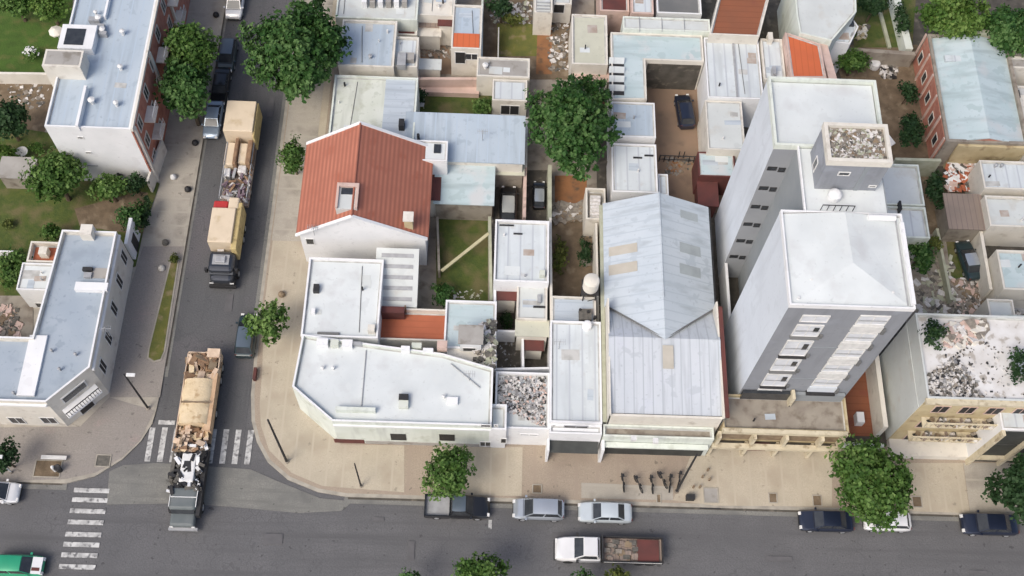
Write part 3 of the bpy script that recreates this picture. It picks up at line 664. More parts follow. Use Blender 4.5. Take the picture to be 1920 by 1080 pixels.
b = bld('shed', 'little pale shed roof in the middle of the brown court', 'shed', RC(787, 50, 824, 66, 2.6), 2.6, 'cream_wall', 'cream_wall', par=0)
b = bld('shed', 'low pinkish white shed roof on the south side of the brown court', 'shed', RC(785, 112, 824, 128, 2.4), 2.4, 'cream_wall', 'white_stain', par=0)
wallthing('long pink wall between the brown court and the grassy garden', [(776, 147), (902, 147)], 2.2, .3, 'pink_wall')
boxthing('paved_terrace', 'weathered pinkish paved terrace above the grassy garden', 'terrace', 786, 150, 898, 176, .13, .9, 'pink_wall')
b = bld('house', 'weathered grey concrete roof south of the fenced grass plot', 'house', RC(895, 106, 993, 146, 3.4), 3.4, 'cream_wall', 'grey_roof', par=.12, pt=.2)
vent(b, 910, 120, .3, .6)
b = bld('shed', 'white square roofed shed above a dark open porch', 'shed', RC(924, 148, 988, 190, 3.2), 3.2, 'cream_wall', 'white_roof', par=.1, pt=.15)
WS(b, 956, 206, 1.9, 1.6, name='door', pm='dark')
wallthing('tall cream wall on the west side of the big tree', [(988, 222), (986, 310)], 2.6, .25, 'cream_wall')
wallthing('pale pink wall between the two parked yard cars', [(985, 312), (983, 405)], 2.4, .3, 'pink_wall')
wallthing('thick cream wall east of the smaller yard car', [(1031, 312), (1031, 408)], 2.4, .35, 'green_wall')
wallthing('slim white fence post line west of the fenced grass plot', [(935, 52), (934, 106)], 2.0, .12, 'cream_wall')
wallthing('cream wall along the west edge of the fenced garden at top', [(905, -30), (903, 105)], 3.0, .2, 'pale_green_wall')
b = bld('house', 'beige rectangular roof with a pale rim beside the fenced dirt garden', 'house', RC(1072, 26, 1140, 122, 4.6), 4.6, 'cream_wall', 'beige_roof', par=.18, pt=.22)
b2 = bld('porch', 'low pinkish porch south of the beige rectangular roof', 'porch', RC(1076, 126, 1140, 150, 3.0), 3.0, 'cream_wall', 'pink_wall', par=0)
for px in (1103, 1125): WS(b2, px, 158, .9, 1.3, name='door', pm='dark', mull=False)
b = bld('house', 'white house with grey slatted shutters at the top beside the dirt garden', 'house', RC(1003, -60, 1036, 24, 3.8), 3.8, 'cream_wall', 'white_stain', par=.1)
for q in range(4): rbox(b, 'slat', 'steel', 1006, 3 + q * 6, 1032, 5 + q * 6, .15)
b = bld('shed', 'small pale shed with a black opening at the top beside the dirt garden', 'shed', RC(1038, -40, 1072, 8, 3.2), 3.2, 'cream_wall', 'white_stain', par=.1)
WS(b, 1048, 16, 1.2, 1.4, name='door', pm='dark', mull=False)
b = bld('annex', 'dark red roofed annex at the top east of the shuttered house', 'annex', RC(1124, -50, 1180, 22, 4.0), 4.0, 'pink_wall', 'oxblood', par=.15, pt=.3)
# narrow middle strip of courts
b = bld('house', 'white flat roofed box house with a bright raised rim in the middle of the block', 'house', RC(929, 411, 1029, 530, 5.2), 5.2, 'white_wall', 'white_roof', par=.3, pt=.28)
for px, py, w_ in ((950, 422, 1.3), (971, 438, .8)):
    c = G(px, py, 5.0); MB().box(c.x - w_ / 2, c.x + w_ / 2, c.y - .06, c.y + .06, 4.88, 5.02).build('roof_slot', M['dark'], b['root'])
rbox(b, 'chimney', 'green_grey', 1012, 506, 1022, 516, .6)
b = bld('annex', 'small dark red roof at the foot of the white box house', 'annex', RC(934, 534, 966, 560, 3.2), 3.2, 'cream_wall', 'oxblood', par=0)
b = bld('house', 'faded pinkish grey roof east of the narrow dark court', 'house', RC(970, 532, 1026, 600, 4.2), 4.2, 'cream_wall', 'white_stain', par=.15, pt=.15)
rbox(b, 'roof_slot', 'dark', 1000, 573, 1026, 577, .12); rbox(b, 'vent', 'steel', 1008, 552, 1014, 566, .4)
b = bld('annex', 'beige annex roof on the south side of the faded pinkish grey roof', 'annex', RC(970, 602, 1026, 628, 3.8), 3.8, 'cream_wall', 'beige_roof', par=0)
b = bld('annex', 'deep red roofed lean-to beside the dark light court', 'annex', RC(986, 632, 1016, 654, 2.6), 2.6, 'cream_wall', 'oxblood', par=0)
wallthing('white wall on the west side of the narrow dark courts', [(928, 540), (929, 692)], 3.4, .22, 'white_wall')
wallthing('low white wall crossing the dark court', [(930, 620), (964, 621)], 2.4, .2, 'white_wall')
wallthing('white wall between the two small dark courts', [(980, 632), (981, 690)], 2.8, .2, 'white_wall')
wallthing('white wall on the south side of the narrow dark courts', [(930, 692), (1028, 690)], 3.3, .2, 'white_wall')
wallthing('long cream party wall east of the white box house', [(1032, 410), (1034, 605)], 4.2, .22, 'cream_wall')
rubble('debris', 'grey clutter on the floor of the narrow dark court', 'debris', PX(.13, (934, 630), (970, 630), (970, 688), (934, 688)), .13, 132, 0.050, 0.193, ['rubble', 'rubble_dark', 'rubble_dark', 'steel'])
b = bld('house', 'pale turquoise flat roof east of the terracotta terrace', 'house', RC(836, 562, 929, 655, 4.4), 4.4, 'white_wall', 'aqua_roof', par=.25, pt=.18)
rt = b['root']
b2 = bld('roof_hut', 'small white roof hut with a black opening behind the corner roof', 'roof hut', RC(864, 612, 902, 642, 6.2), 6.2, 'white_wall', 'grey_roof', par=0, base=.1)
WS(b2, 880, 655, 1.2, .8, pm='dark', mull=False)
rubble('debris', 'jumble of white boxes and dark scrap beside the small roof hut', 'debris', PX(4.5, (902, 602), (930, 600), (930, 690), (885, 680)), 4.3, 154, 0.060, 0.275, ['rubble_white', 'rubble', 'rubble_dark', 'green_wall'], flat=.8)
MB().box(b['x0'] + .3, b['x1'] - .3, b['y0'] - 2.5, b['y0'], .1, 4.2).build('wall', M['cream_wall'], rt)
# street front between corner house and warehouse
b = bld('house', 'little white shop house with two dark windows east of the corner house', 'house', (gx(923, 700, 4.8) - .1, gx(950, 780, 4.8), 32.35, 34.6), 4.8, 'white_wall', 'membrane', par=.5, pt=.2)
WS(b, 911, 798, .9, .6); WS(b, 930, 798, .35, .5, mull=False); WS(b, 910, 832, 1.0, 1.2); WS(b, 944, 826, .55, 1.2, name='door', pm='dark', mull=False)
DR = (gx(930, 695, 4.2), gx(1030, 790, 4.2), 32.7, gy(960, 697, 4.2))
b = bld('derelict_house', 'roof heaped with grey mottled debris above a white street front', 'house', DR, 4.2, 'white_wall', 'white_stain', par=.35, pt=.2)
WS(b, 992, 815, 1.6, .45, pm='steel', fm='white_wall')
rubble('debris', 'mottled grey and white debris covering the flat roof beside the corner house', 'debris', [(DR[0] + .3, 34.7), (DR[1] - .3, 33.0), (DR[1] - .3, DR[3] - .3), (DR[0] + .3, DR[3] - .3)], 3.86, 1300, 0.03, 0.15, ['rubble_white', 'rubble_grey', 'rubble_grey', 'pink_wall', 'rubble_dark', 'rubble_white', 'steel', 'dark'])
b = bld('shop_building', 'long narrow white metal roof west of the warehouse alley', 'building', (gx(1032, 600, 5), gx(1129, 770, 5), 33.1, gy(1080, 602, 5)), 5.0, 'white_wall', 'white_roof', par=.2, pt=.15)
SB = b
b2 = bld('low_building', 'grey rear roof section behind the long narrow white roof', 'building', (gx(1034, 560, 4.4), gx(1118, 600, 4.4), SB['y1'], gy(1080, 556, 4.4)), 4.4, 'cream_wall', 'galv', par=.1, pt=.15)
b = bld('street_shop', 'white street front with a long window over a black awning', 'shop', (SB['x0'], SB['x1'], 32.25, 33.08), 4.6, 'white_wall', 'white_wall', par=.2, pt=.15)
WS(b, 1080, 800, 2.0, .5, pm='glass', fm='steel'); WS(b, 1038, 798, .3, .4, mull=False)
f = MB().obox(((b['x0'] + b['x1']) / 2, 31.75, 2.65), ((b['x1'] - b['x0']) / 2 - .15, 0, 0), (0, .5, .12), (0, -.03, .06)).build('awning', M['awning'], b['root'])
MB().box(b['x0'] + .2, b['x1'] - .2, 32.2, 32.25, .1, 2.5).build('shop_window', M['glass'], b['root'])
MB().box(b['x0'] - .1, b['x0'] + .1, 31.2, 32.25, .1, 3.2).build('fin_wall', M['white_wall'], b['root'])
# ---- warehouse
X0, X1 = 10.3, 19.8
b = gable('warehouse', 'big warehouse with a pale blue gabled metal roof and four faded panels', 'warehouse', (X0, X1, 43.9, 54.3), 5.0, 7.2, 'cream_wall', 'galv', ridge_x=15.05, over=.1)
rt = b['root']
def slopez(x): return 7.2 - (7.2 - 5.0) * abs(x - 15.05) / 4.75 + .15
def panel(px, py, w_, l_, m):
    c = G(px, py, 5.8)
    zc = slopez(c.x); c = G(px, py, zc); zc = slopez(c.x); s = -1 if c.x > 15.05 else 1; k = (7.2 - 5.0) / 4.75 * s
    MB().obox((c.x, c.y, zc + .015), Vector((w_ / 2, 0, k * w_ / 2)), (0, l_ / 2, 0), (0, 0, .012)).build('skylight_panel', M[m], rt)
panel(1168, 468, 2.4, .9, 'skylight'); panel(1168, 503, 2.4, 1.0, 'skylight'); panel(1292, 405, 1.7, .8, 'skydark'); panel(1294, 468, 2.0, 1.0, 'skydark'); panel(1294, 508, 2.0, 1.0, 'skydark')
MB().tube((15.05, 43.8, 7.32), (15.05, 54.4, 7.32), .09).build('ridge_cap', M['galv'], rt)
# front part: roof rises to the south to meet the gable in a V, then runs level
mb = MB(); yv0, yv1, yf = 43.9, 40.2, 33.3
mb.face([(X0, yv0, 4.98), (X1, yv0, 4.98), (X1, yv1, 6.95), (X0, yv1, 6.95)][::-1])
mb.face([(X0, yv1, 6.95), (X1, yv1, 6.95), (X1, yf + .3, 6.2), (X0, yf + .3, 6.2)][::-1])
mb.build('front_roof', M['galv_front'], rt)
T = .15; mb = MB()                          # gable running on over the rising roof, as a wedge
mb.face([(X0, yv0, 5.0 + T), (15.05, yv0, 7.2 + T - .01), (15.05, 39.9, 7.2 + T - .01)]); mb.face([(X1, yv0, 5.0 + T), (15.05, 39.9, 7.2 + T - .01), (15.05, yv0, 7.2 + T - .01)])
mb.build('roof_wedge', M['galv'], rt)
mb = MB().box(X0 - .02, X0 + .12, yf, yv0, .1, 6.75); mb.box(X1 - .12, X1 + .02, yf, yv0, .1, 6.75)
mb.box(X0, X1, yf, yf + .2, .1, 6.35); mb.build('front_wall', M['cream_wall'], rt)
MB().box(X1 + .03, X1 + .38, yf, 43.4, 6.6, 6.85).build('gutter', M['oxblood'], rt)
MB().box(X1 + .03, X1 + .3, 43.5, 54.3, 4.8, 4.95).build('gutter', M['dark'], rt)
MB().box(X0 - .4, X0 - .05, yf, 54.3, 4.7, 4.9).build('gutter', M['green_wall'], rt)
for (ax, bx) in (((X0, yv0, 5.2), (14.6, 40.4, 7.05)), ((X1, yv0, 5.2), (15.5, 40.4, 7.05))):
    MB().tube(ax, bx, .08).build('valley_gutter', M['dark_roof'], rt)
r = RC(1242, 648, 1264, 690, 6.9); MB().obox(((r[0] + r[1]) / 2, (r[2] + r[3]) / 2, 6.86), ((r[1] - r[0]) / 2, 0, 0), (0, (r[3] - r[2]) / 2, .11), (0, 0, .03)).build('roof_patch', M['skylight'], rt)
b = bld('canopy_building', 'low street canopy building with a pale parapet in front of the warehouse', 'shop', (X0 - .3, X1 - .5, 32.2, 33.27), 4.4, 'pale_green_wall', 'concrete', par=.3, pt=.25)
rt = b['root']
MB().box(X0 + .0, X1 - .9, 32.12, 32.2, .1, 2.9).build('shop_window', M['awning'], rt)
MB().box(X0 - .1, X1 - .8, 31.7, 32.15, 2.9, 3.12).build('canopy', M['pale_green_wall'], rt)
MB().box(X0 - .35, X0 - .1, 31.3, 32.2, .1, 3.4).build('fin_wall', M['white_wall'], rt)
for px, py, w_ in ((1155, 838, 1.3), (1200, 835, 1.6)):
    x, z = HY(px, py, 32.1); MB().box(x - w_ / 2, x + w_ / 2, 32.06, 32.12, z - .22, z + .22).build('sign_panel', M['grey_roof'], rt)
for px, py in ((1188, 822), (1229, 827)):
    x, z = HY(px, py, 31.5); MB().box(x - .22, x + .22, 31.3, 31.7, z - .2, z + .2).build('lamp_box', M['frame'], rt)
# alley between narrow roof and warehouse
rubble('debris', 'dry rubble and planks heaped at the north end of the dark yard', 'debris', PX(.13, (1036, 385), (1100, 385), (1112, 412), (1036, 418)), .2, 242, 0.075, 0.385, ['rubble', 'rubble_white', 'rubble', 'wood', 'concrete'], flat=.5)
rubble('debris', 'scrap leaning along the east side of the dark yard', 'debris', PX(.13, (1098, 420), (1122, 420), (1120, 500), (1096, 500)), .2, 132, 0.075, 0.330, ['rubble', 'rubble_dark', 'wood', 'concrete'], flat=.5)
b = bld('stair_tower', 'weathered concrete stair enclosure beside the north end of the warehouse', 'stair', RC(1098, 352, 1136, 412, 3.6), 3.6, 'cream_wall', 'concrete', par=.5, pt=.25)
for q in range(7):
    r = (b['x0'] + .4, b['x1'] - .5, b['y0'] + .3 + q * .3, b['y0'] + .58 + q * .3)
    MB().box(*r, 3.1, 3.2 + q * .12).build('step', M['rubble_white'], b['root'])
wallthing('cream wall line running up the warehouse west side', [(1118, 420), (1122, 610)], 3.4, .18, 'cream_wall')
c = G(1110, 524, 7.4)
rt = empty('water_tower', (c.x, c.y, .13), 'round beige water tank on a dark steel stand beside the warehouse', 'water tower')
MB().lathe((c.x, c.y, 5.9), [(.68, 0), (.7, .1), (.7, 1.35), (.6, 1.5), (.2, 1.62), (.02, 1.64)], 20).build('tank', M['cream_wall'], rt)
for sx in (-1, 1):
    for sy in (-1, 1): MB().tube((c.x + sx * .7, c.y + sy * .6, .13), (c.x + sx * .5, c.y + sy * .5, 5.85), .06).build('leg', M['dark'], rt)
MB().box(c.x - .75, c.x + .75, c.y - .75, c.y + .75, 5.78, 5.9).build('platform', M['dark'], rt)
for z in (2, 3.9):
    for s in (-1, 1):
        mb = MB(); mb.tube((c.x - .65, c.y + s * .57, z), (c.x + .65, c.y + s * .57, z + .9), .035); mb.tube((c.x + s * .65, c.y - .57, z), (c.x + s * .65, c.y + .57, z + .9), .035); mb.build('brace', M['dark'], rt)
rt3 = empty('pump_unit', (c.x - .3, c.y - 2.2, .13), 'dark pump and pipes on a frame between the two water tanks', 'pump')
for sx_, sy_, hh_ in ((-.8, -1.7, 4.9), (-.1, -1.9, 5.0), (.5, -2.3, 4.8), (-.6, -2.7, 4.7)):
    MB().tube((c.x + sx_, c.y + sy_, .13), (c.x + sx_, c.y + sy_, hh_), .13).build('pipe', M['dark'], rt3)
MB().box(c.x - .9, c.x + .2, c.y - 2.6, c.y - 1.6, 4.3, 4.8).build('pump_body', M['rubble_dark'], rt3)
c = G(1102, 606, 5.6)
tag(MB().lathe((c.x, c.y, 4.4), [(.4, 0), (.42, .1), (.42, .95), (.3, 1.1), (.02, 1.15)], 16).build('water_tank', M['white_wall']), 'small white water tank at the end of the alley beside the warehouse', 'tank')
rubble('debris', 'dark scrap under the water tower in the alley', 'debris', PX(.13, (1086, 560), (1130, 560), (1128, 625), (1090, 625)), .2, 110, 0.075, 0.303, ['rubble_dark', 'dark', 'rubble', 'rubble_white'], flat=.8)
# garden with the plank
a, c = G(828, 508, 1.6), G(916, 438, 1.9)
d = c - a; tag(MB().obox((a + c) / 2, d / 2, Vector((-d.y, d.x, 0)).normalized() * .14, (0, 0, .07)).build('beam', M['pale_wood']), 'long pale green timber beam lying diagonally over the small lawn', 'beam')
wallthing('cream wall on the west side of the small lawn', [(820, 408), (823, 505)], 1.7, .22, 'concrete')
wallthing('olive wall on the east side of the small lawn', [(918, 408), (921, 560)], 1.9, .28, 'green_wall')
rubble('debris', 'pale stones on the south end of the small lawn', 'debris', PX(.13, (850, 545), (905, 545), (905, 562), (850, 562)), .13, 88, 0.050, 0.165, ['rubble', 'rubble_white', 'green_wall'])
rubble('debris', 'brown clutter in the yard under the carport roof', 'debris', PX(.13, (826, 388), (915, 388), (915, 400), (826, 402)), .13, 88, 0.050, 0.220, ['rubble', 'rubble_dark', 'wood'])
rubble('debris', 'scattered clutter in the brown court at the top', 'debris', PX(.13, (784, 72), (850, 70), (850, 110), (784, 110)), .13, 154, 0.050, 0.248, ['rubble', 'rubble_dark', 'brown_roof', 'rubble_white'])
rubble('debris', 'dry clutter along the fenced dirt garden', 'debris', PX(.13, (1020, 40), (1065, 30), (1068, 130), (1030, 135)), .13, 198, 0.050, 0.275, ['rubble', 'rubble_dark', 'wood', 'rubble_white'])
rubble('debris', 'clutter around the shrubs at the top of the fenced garden', 'debris', PX(.13, (920, 5), (1000, 5), (1000, 45), (920, 45)), .13, 198, 0.050, 0.275, ['rubble', 'rubble_dark', 'green_wall', 'rubble_white'])
def chair(label, px, py, m='frame'):
    c = G(px, py, .5); rt = empty('garden_chair', (c.x, c.y, .13), label, 'chair')
    MB().box(c.x - .28, c.x + .28, c.y - .28, c.y + .28, .5, .56).build('seat', M[m], rt)
    MB().obox((c.x, c.y + .29, .85), (.28, 0, 0), (0, .03, 0), (0, .06, .32)).build('backrest', M[m], rt)
    for sx in (-1, 1):
        for sy in (-1, 1): MB().tube((c.x + sx * .27, c.y + sy * .27, .13), (c.x + sx * .24, c.y + sy * .24, .5), .025).build('leg', M[m], rt)
chair('white garden chair on the grass north of the pale blue roof', 790, 196)
# ================================================================ L SHAPED WORKS
b = bld('workshop', 'L shaped workshop roof with four dark sawtooth vents around the brown courtyard', 'workshop',
        [(gx(1145, 60, 4.8), gy(1145, 60, 4.8)), (gx(1145, 60, 4.8), gy(1150, 186, 4.8)), (gx(1213, 186, 4.8), gy(1200, 186, 4.8)), (gx(1213, 186, 4.8), gy(1250, 113, 4.8)), (gx(1320, 113, 4.8), gy(1250, 113, 4.8)), (gx(1320, 113, 4.8), gy(1145, 60, 4.8))], 4.8, 'cream_wall', 'aqua_roof', par=.12, pt=.14)
rt = b['root']
yi = gy(1250, 113, 4.8); MB().box(gx(1216, 113, 4.8), gx(1317, 113, 4.8), yi - .06, yi, .12, 4.2).build('bay_shade_panel', M['dark_concrete'], rt)  # dark panel on the courtyard wall, painting the shade beneath the workshop roof
for q in range(4):
    c = G(1157, 112 + q * 17, 5.2)
    f = MB(); x0, x1, y0, y1 = c.x - .75, c.x + .75, c.y - .26, c.y + .25
    f.face([(x0, y0, 4.68), (x1, y0, 4.68), (x1, y1, 5.25), (x0, y1, 5.25)]); f.face([(x1, y1, 4.68), (x0, y1, 4.68), (x0, y1, 5.25), (x1, y1, 5.25)])
    f.face([(x0, y1, 4.68), (x0, y0, 4.68), (x0, y1, 5.25)]); f.face([(x1, y0, 4.68), (x1, y1, 4.68), (x1, y1, 5.25)])
    s = f.build('sawtooth_vent', M['white_roof'], rt); MB().obox((c.x, y0 - .12, 4.74), (.72, 0, 0), (0, .2, 0), (0, 0, .05)).build('louvre', M['dark'], s)
b = bld('workshop_wing', 'pale blue white roof on the west side of the brown courtyard', 'workshop', RC(1146, 190, 1230, 258, 4.6), 4.6, 'white_wall', 'blue_roof', par=.1, pt=.12)
b = bld('workshop_wing', 'white roof with two thin dark slots north of the warehouse', 'workshop', RC(1146, 268, 1234, 362, 4.4), 4.4, 'white_wall', 'white_roof', par=.12, pt=.14)
for px, py in ((1196, 294), (1217, 290)): 
    c = G(px, py, 4.5); MB().box(c.x - .42, c.x + .42, c.y - .07, c.y + .07, 4.26, 4.4).build('roof_slot', M['dark'], b['root'])
b = bld('shed', 'tiny white roof at the north east foot of the slotted white roof', 'shed', RC(1234, 326, 1254, 366, 3.4), 3.4, 'white_wall', 'white_roof', par=.1, pt=.12)
mb = MB(); a = G(1238, 292, 1.2); c = G(1312, 292, 1.2)
rt = empty('yard_fence', ((a.x + c.x) / 2, a.y, .13), 'dark zigzag iron fence across the south end of the brown courtyard', 'fence')
for q in range(9):
    x = a.x + (c.x - a.x) * q / 8; MB().tube((x, a.y + (.5 if q in (4, 5) else 0), .13), (x, a.y + (.5 if q in (4, 5) else 0), 1.3), .05).build('post', M['dark'], rt)
MB().tube((a.x, a.y, 1.25), (c.x, a.y, 1.25), .05).tube((a.x, a.y, .6), (c.x, a.y, .6), .04).build('rail', M['dark'], rt)
rubble('debris', 'brown clutter and pots around the courtyard fence', 'debris', PX(.13, (1240, 298), (1312, 298), (1306, 330), (1250, 328)), .13, 132, 0.050, 0.248, ['wood', 'rubble', 'rubble_dark', 'rust_soil'])
rubble('debris', 'dark items stored along the north wall of the brown courtyard', 'debris', PX(.13, (1220, 128), (1310, 128), (1310, 138), (1220, 138)), .13, 88, 0.050, 0.220, ['rubble_dark', 'wood', 'rubble', 'oxblood'], flat=.8)
b = bld('house', 'white roof in two strips split by a dark gutter line beside the brown courtyard', 'house', RC(1320, 70, 1432, 186, 5.0), 5.0, 'white_wall', 'white_roof', par=.12, pt=.12)
xm = gx(1374, 72, 5.0); MB().box(xm - .1, xm + .1, b['y0'] + .2, b['y1'] - .2, 4.86, 4.96).build('gutter', M['steel'], b['root'])
b = bld('house', 'cream roofed wing south of the two strip white roof', 'house', RC(1322, 188, 1398, 282, 4.6), 4.6, 'cream_wall', 'white_stain', par=.1, pt=.12)
b = bld('shed', 'pale aqua shed roof in front of the tower west wall', 'shed', RC(1308, 284, 1380, 332, 3.6), 3.6, 'oxblood', 'aqua_roof', par=.1, pt=.12)
b = bld('annex', 'maroon roofed annex south of the pale aqua shed', 'annex', RC(1310, 338, 1345, 384, 2.6), 2.6, 'oxblood', 'oxblood', par=0)
b = bld('house', 'long white parapet roof across the top beside the terracotta slab', 'house', RC(1168, 30, 1332, 60, 5.4), 5.4, 'pale_green_wall', 'white_stain', par=.1, pt=.15)
for x in (1198, 1240, 1282): rbox(b, 'roof_joint', 'steel', x, 32, x + 2, 58, .12)
b = bld('house', 'pinkish white roof at the top above the long parapet', 'house', RC(1182, -60, 1226, 26, 5.0), 5.0, 'pink_wall', 'white_roof', par=.1)
b = bld('house', 'dark charcoal roof at the top above the long parapet', 'house', RC(1228, -60, 1316, 27, 4.6), 4.6, 'white_wall', 'dark_roof', par=.2, pt=.2)
zt = 6.2
p = [G(1356, -40, zt), G(1330, 64, zt), G(1424, 68, zt), G(1452, -40, zt)]
b = bld('house', 'slanting brown terracotta slab roof with a white rim at the top', 'house', [tuple(q[:2]) for q in p], zt, 'cream_wall', 'brick_roof', par=.3, pt=.28)
b = bld('house', 'white stepped roof wing west of the bright orange roof', 'house', RC(1426, 72, 1474, 150, 5.2), 5.2, 'cream_wall', 'white_roof', par=.15, pt=.15)
rbox(b, 'chimney', 'steel', 1448, 124, 1456, 138, .7); rbox(b, 'chimney', 'cream_wall', 1440, 60, 1450, 74, .8)
zt = 6.4; p = [G(1472, 60, zt), G(1484, 146, zt), G(1550, 146, zt), G(1538, 82, zt)]
b = bld('house', 'bright orange roofed house with a pale pink east wall', 'house', [tuple(q[:2]) for q in p], zt, 'pink_wall', 'orange', par=.12, pt=.16)
wallthing('pale pink wall strip east of the bright orange roof', [(1544, 84), (1562, 148)], 6.0, .8, 'pink_wall')
zt = 6.8; p = [G(1486, -60, zt), G(1494, 30, zt), G(1500, 62, zt), G(1560, 76, zt), G(1606, 22, zt), G(1604, -60, zt)]
b = bld('house', 'tall pale house with a folded white roof at the top right of centre', 'house', [tuple(q[:2]) for q in p], zt, 'pale_green_wall', 'white_stain', par=.15, pt=.18)
b = bld('house_wing', 'lilac white lower wing with a dark window below the folded white roof', 'house', [tuple(G(*q, 5.0)[:2]) for q in ((1556, 78), (1598, 34), (1610, 50), (1594, 82))], 5.0, 'white_wall', 'white_roof', par=.1, pt=.12)
rbox(b, 'skylight', 'glass', 1585, 36, 1602, 48, .2)
c = G(1616, 48, 4); tag(rubble('flower_pot', 'cream flowering pots clustered beside the lilac white wing', 'plants', PX(.13, (1608, 50), (1628, 50), (1622, 75), (1606, 75)), .13, 66, 0.075, 0.220, ['cream_wall', 'yellow_wall', 'rubble_dark'], flat=1.2))
wallthing('long brown boundary wall south of the upper right garden', [(1556, 90), (1712, 100)], 2.2, .45, 'concrete')
wallthing('narrow pale path wall through the upper right garden', [(1650, 18), (1668, 86)], .5, .35, 'green_wall')
wallthing('wide pale wall on the east side of the upper right garden', [(1678, -20), (1704, 86)], 1.8, .75, 'pale_green_wall')
c = G(1642, 118, .9)
tag(MB().lathe((c.x, c.y, .13), [(.5, 0), (.55, .3), (.5, .8), (.3, .85), (.02, .86)], 14).build('water_tank', M['frame']), 'round white water tank in the bare yard behind the tower', 'tank')
rubble('debris', 'black and white scrap beside the round white tank', 'debris', PX(.13, (1648, 118), (1682, 122), (1682, 150), (1655, 146)), .13, 132, 0.060, 0.330, ['rubble_dark', 'dark', 'rubble_white', 'rubble'], flat=.5)
c = [G(1658, 250, .8), G(1672, 268, .8)]
tag(MB().obox((c[0] + c[1]) / 2, (c[1] - c[0]) * .7, (.25, .2, 0), (0, 0, .05)).build('plank', M['white_wall']), 'white plank lying among the shrubs east of the tower', 'plank')
# ================================================================ TOWER
TB = dict(x0=21.5, x1=30.5, y0=36.1, y1=43.9)
rt = empty('apartment_tower', (26, 46, .1), 'tall grey and white apartment tower with two columns of white balconies', 'apartment tower')
ZT = 22.5
def ring(mb, x0, x1, y0, y1, z0, z1, t, m):
    mb.use(m).box(x0, x1, y0, y0 + t, z0, z1).box(x0, x1, y1 - t, y1, z0, z1).box(x0, x0 + t, y0 + t, y1 - t, z0, z1).box(x1 - t, x1, y0 + t, y1 - t, z0, z1)
mb = MB(); i = [(21.5, 36.1), (30.5, 36.1), (30.5, 43.9), (21.5, 43.9)]
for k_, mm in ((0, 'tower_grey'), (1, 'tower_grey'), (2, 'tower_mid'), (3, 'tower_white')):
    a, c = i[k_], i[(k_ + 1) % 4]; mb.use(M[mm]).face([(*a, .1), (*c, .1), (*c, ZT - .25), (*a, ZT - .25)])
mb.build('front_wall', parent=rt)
mb = MB(); i = [(21.5, 49.6), (23.4, 49.6), (30.0, 49.6), (30.0, 56), (21.5, 56)]
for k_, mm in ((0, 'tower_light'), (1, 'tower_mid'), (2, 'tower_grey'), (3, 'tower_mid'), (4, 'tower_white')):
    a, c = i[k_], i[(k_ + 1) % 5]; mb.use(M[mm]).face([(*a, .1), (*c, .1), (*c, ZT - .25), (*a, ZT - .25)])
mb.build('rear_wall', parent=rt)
mb = MB().use(M['tower_mid']).box(23.3, 29.6, 43.9, 49.6, .1, 22.3); mb.build('core_wall', parent=rt)
MB().box(23.4, 29.5, 43.95, 49.5, 22.3, 22.36).build('core_roof', M['membrane'], rt)
MB().box(23.24, 23.36, 43.95, 49.6, 22.3, 22.6).build('core_parapet', M['white_wall'], rt)
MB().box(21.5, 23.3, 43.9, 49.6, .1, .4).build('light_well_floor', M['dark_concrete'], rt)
# roofs and rims
pk_ = G(1600, 492, ZT + .45); N0 = (pk_.x - .1, 43.7, ZT + .35); zb_ = ZT - .2
mb = MB(); A_, B_, C_, D_ = (21.6, 36.2, zb_), (30.4, 36.2, zb_), (30.4, 43.7, zb_), (21.6, 43.7, zb_); P_ = (pk_.x, pk_.y, ZT + .42)
mb.face([A_, B_, P_]); mb.face([B_, C_, N0, P_]); mb.face([D_, A_, P_, N0]); mb.build('front_roof', M['membrane'], rt)
mb = MB(); ring(mb, 21.48, 30.52, 36.08, 43.92, ZT - .45, ZT + .05, .13, M['white_wall']); mb.box(30.2, 30.45, 36.3, 43.0, ZT + .0, ZT + .4); mb.build('front_parapet', parent=rt)
MB().box(21.75, 29.75, 49.85, 55.75, ZT - .3, ZT - .25).build('rear_roof', M['membrane'], rt)
mb = MB(); ring(mb, 21.48, 30.02, 49.58, 56.02, ZT - .45, ZT + .15, .2, M['pale_green_wall']); mb.build('rear_parapet', parent=rt)
r = RC(1545, 232, 1672, 306, 26.2)
f = MB().box(r[0], r[1], r[2], r[3], 22.2, 26.0).build('lift_housing', M['tower_grey'], rt)
mb = MB(); ring(mb, r[0] - .06, r[1] + .06, r[2] - .06, r[3] + .06, 25.7, 26.35, .28, M['cream_wall']); mb.build('parapet', parent=f)
MB().box(r[0] + .2, r[1] - .2, r[2] + .2, r[3] - .2, 25.95, 26.05).build('roof', M['rubble'], f)
lh = dict(root=f, x0=r[0], x1=r[1], y0=r[2], y1=r[3])
MB().box(r[0] + 2.9, r[0] + 3.2, r[2] - .06, r[2], 22.4, 25.7).build('pilaster', M['tower_mid'], f)
opening(lh, 'W', r[2] + 1.6, 23.3, .7, 1.3, mull=False); opening(lh, 'S', r[0] + 1.6, 24.6, .9, .5, mull=False); opening(lh, 'S', r[0] + 4.2, 23.0, .6, .3, mull=False)
rubble('debris', 'brown and white debris covering the lift housing roof of the tower', 'debris', [(r[0] + .35, r[2] + .35), (r[1] - .35, r[2] + .35), (r[1] - .35, r[3] - .35), (r[0] + .35, r[3] - .35)], 26.05, 572, 0.030, 0.143, ['rubble', 'rubble_white', 'rubble_white', 'wood', 'rubble_dark', 'green_wall'])
mb = MB().tube((24.5, 44.1, 23.1), (26.9, 44.1, 23.1), .04)
for q in range(6): mb.tube((24.5 + q * .48, 44.1, 22.3), (24.5 + q * .48, 44.1, 23.1), .03)
mb.build('railing', M['dark'], rt)
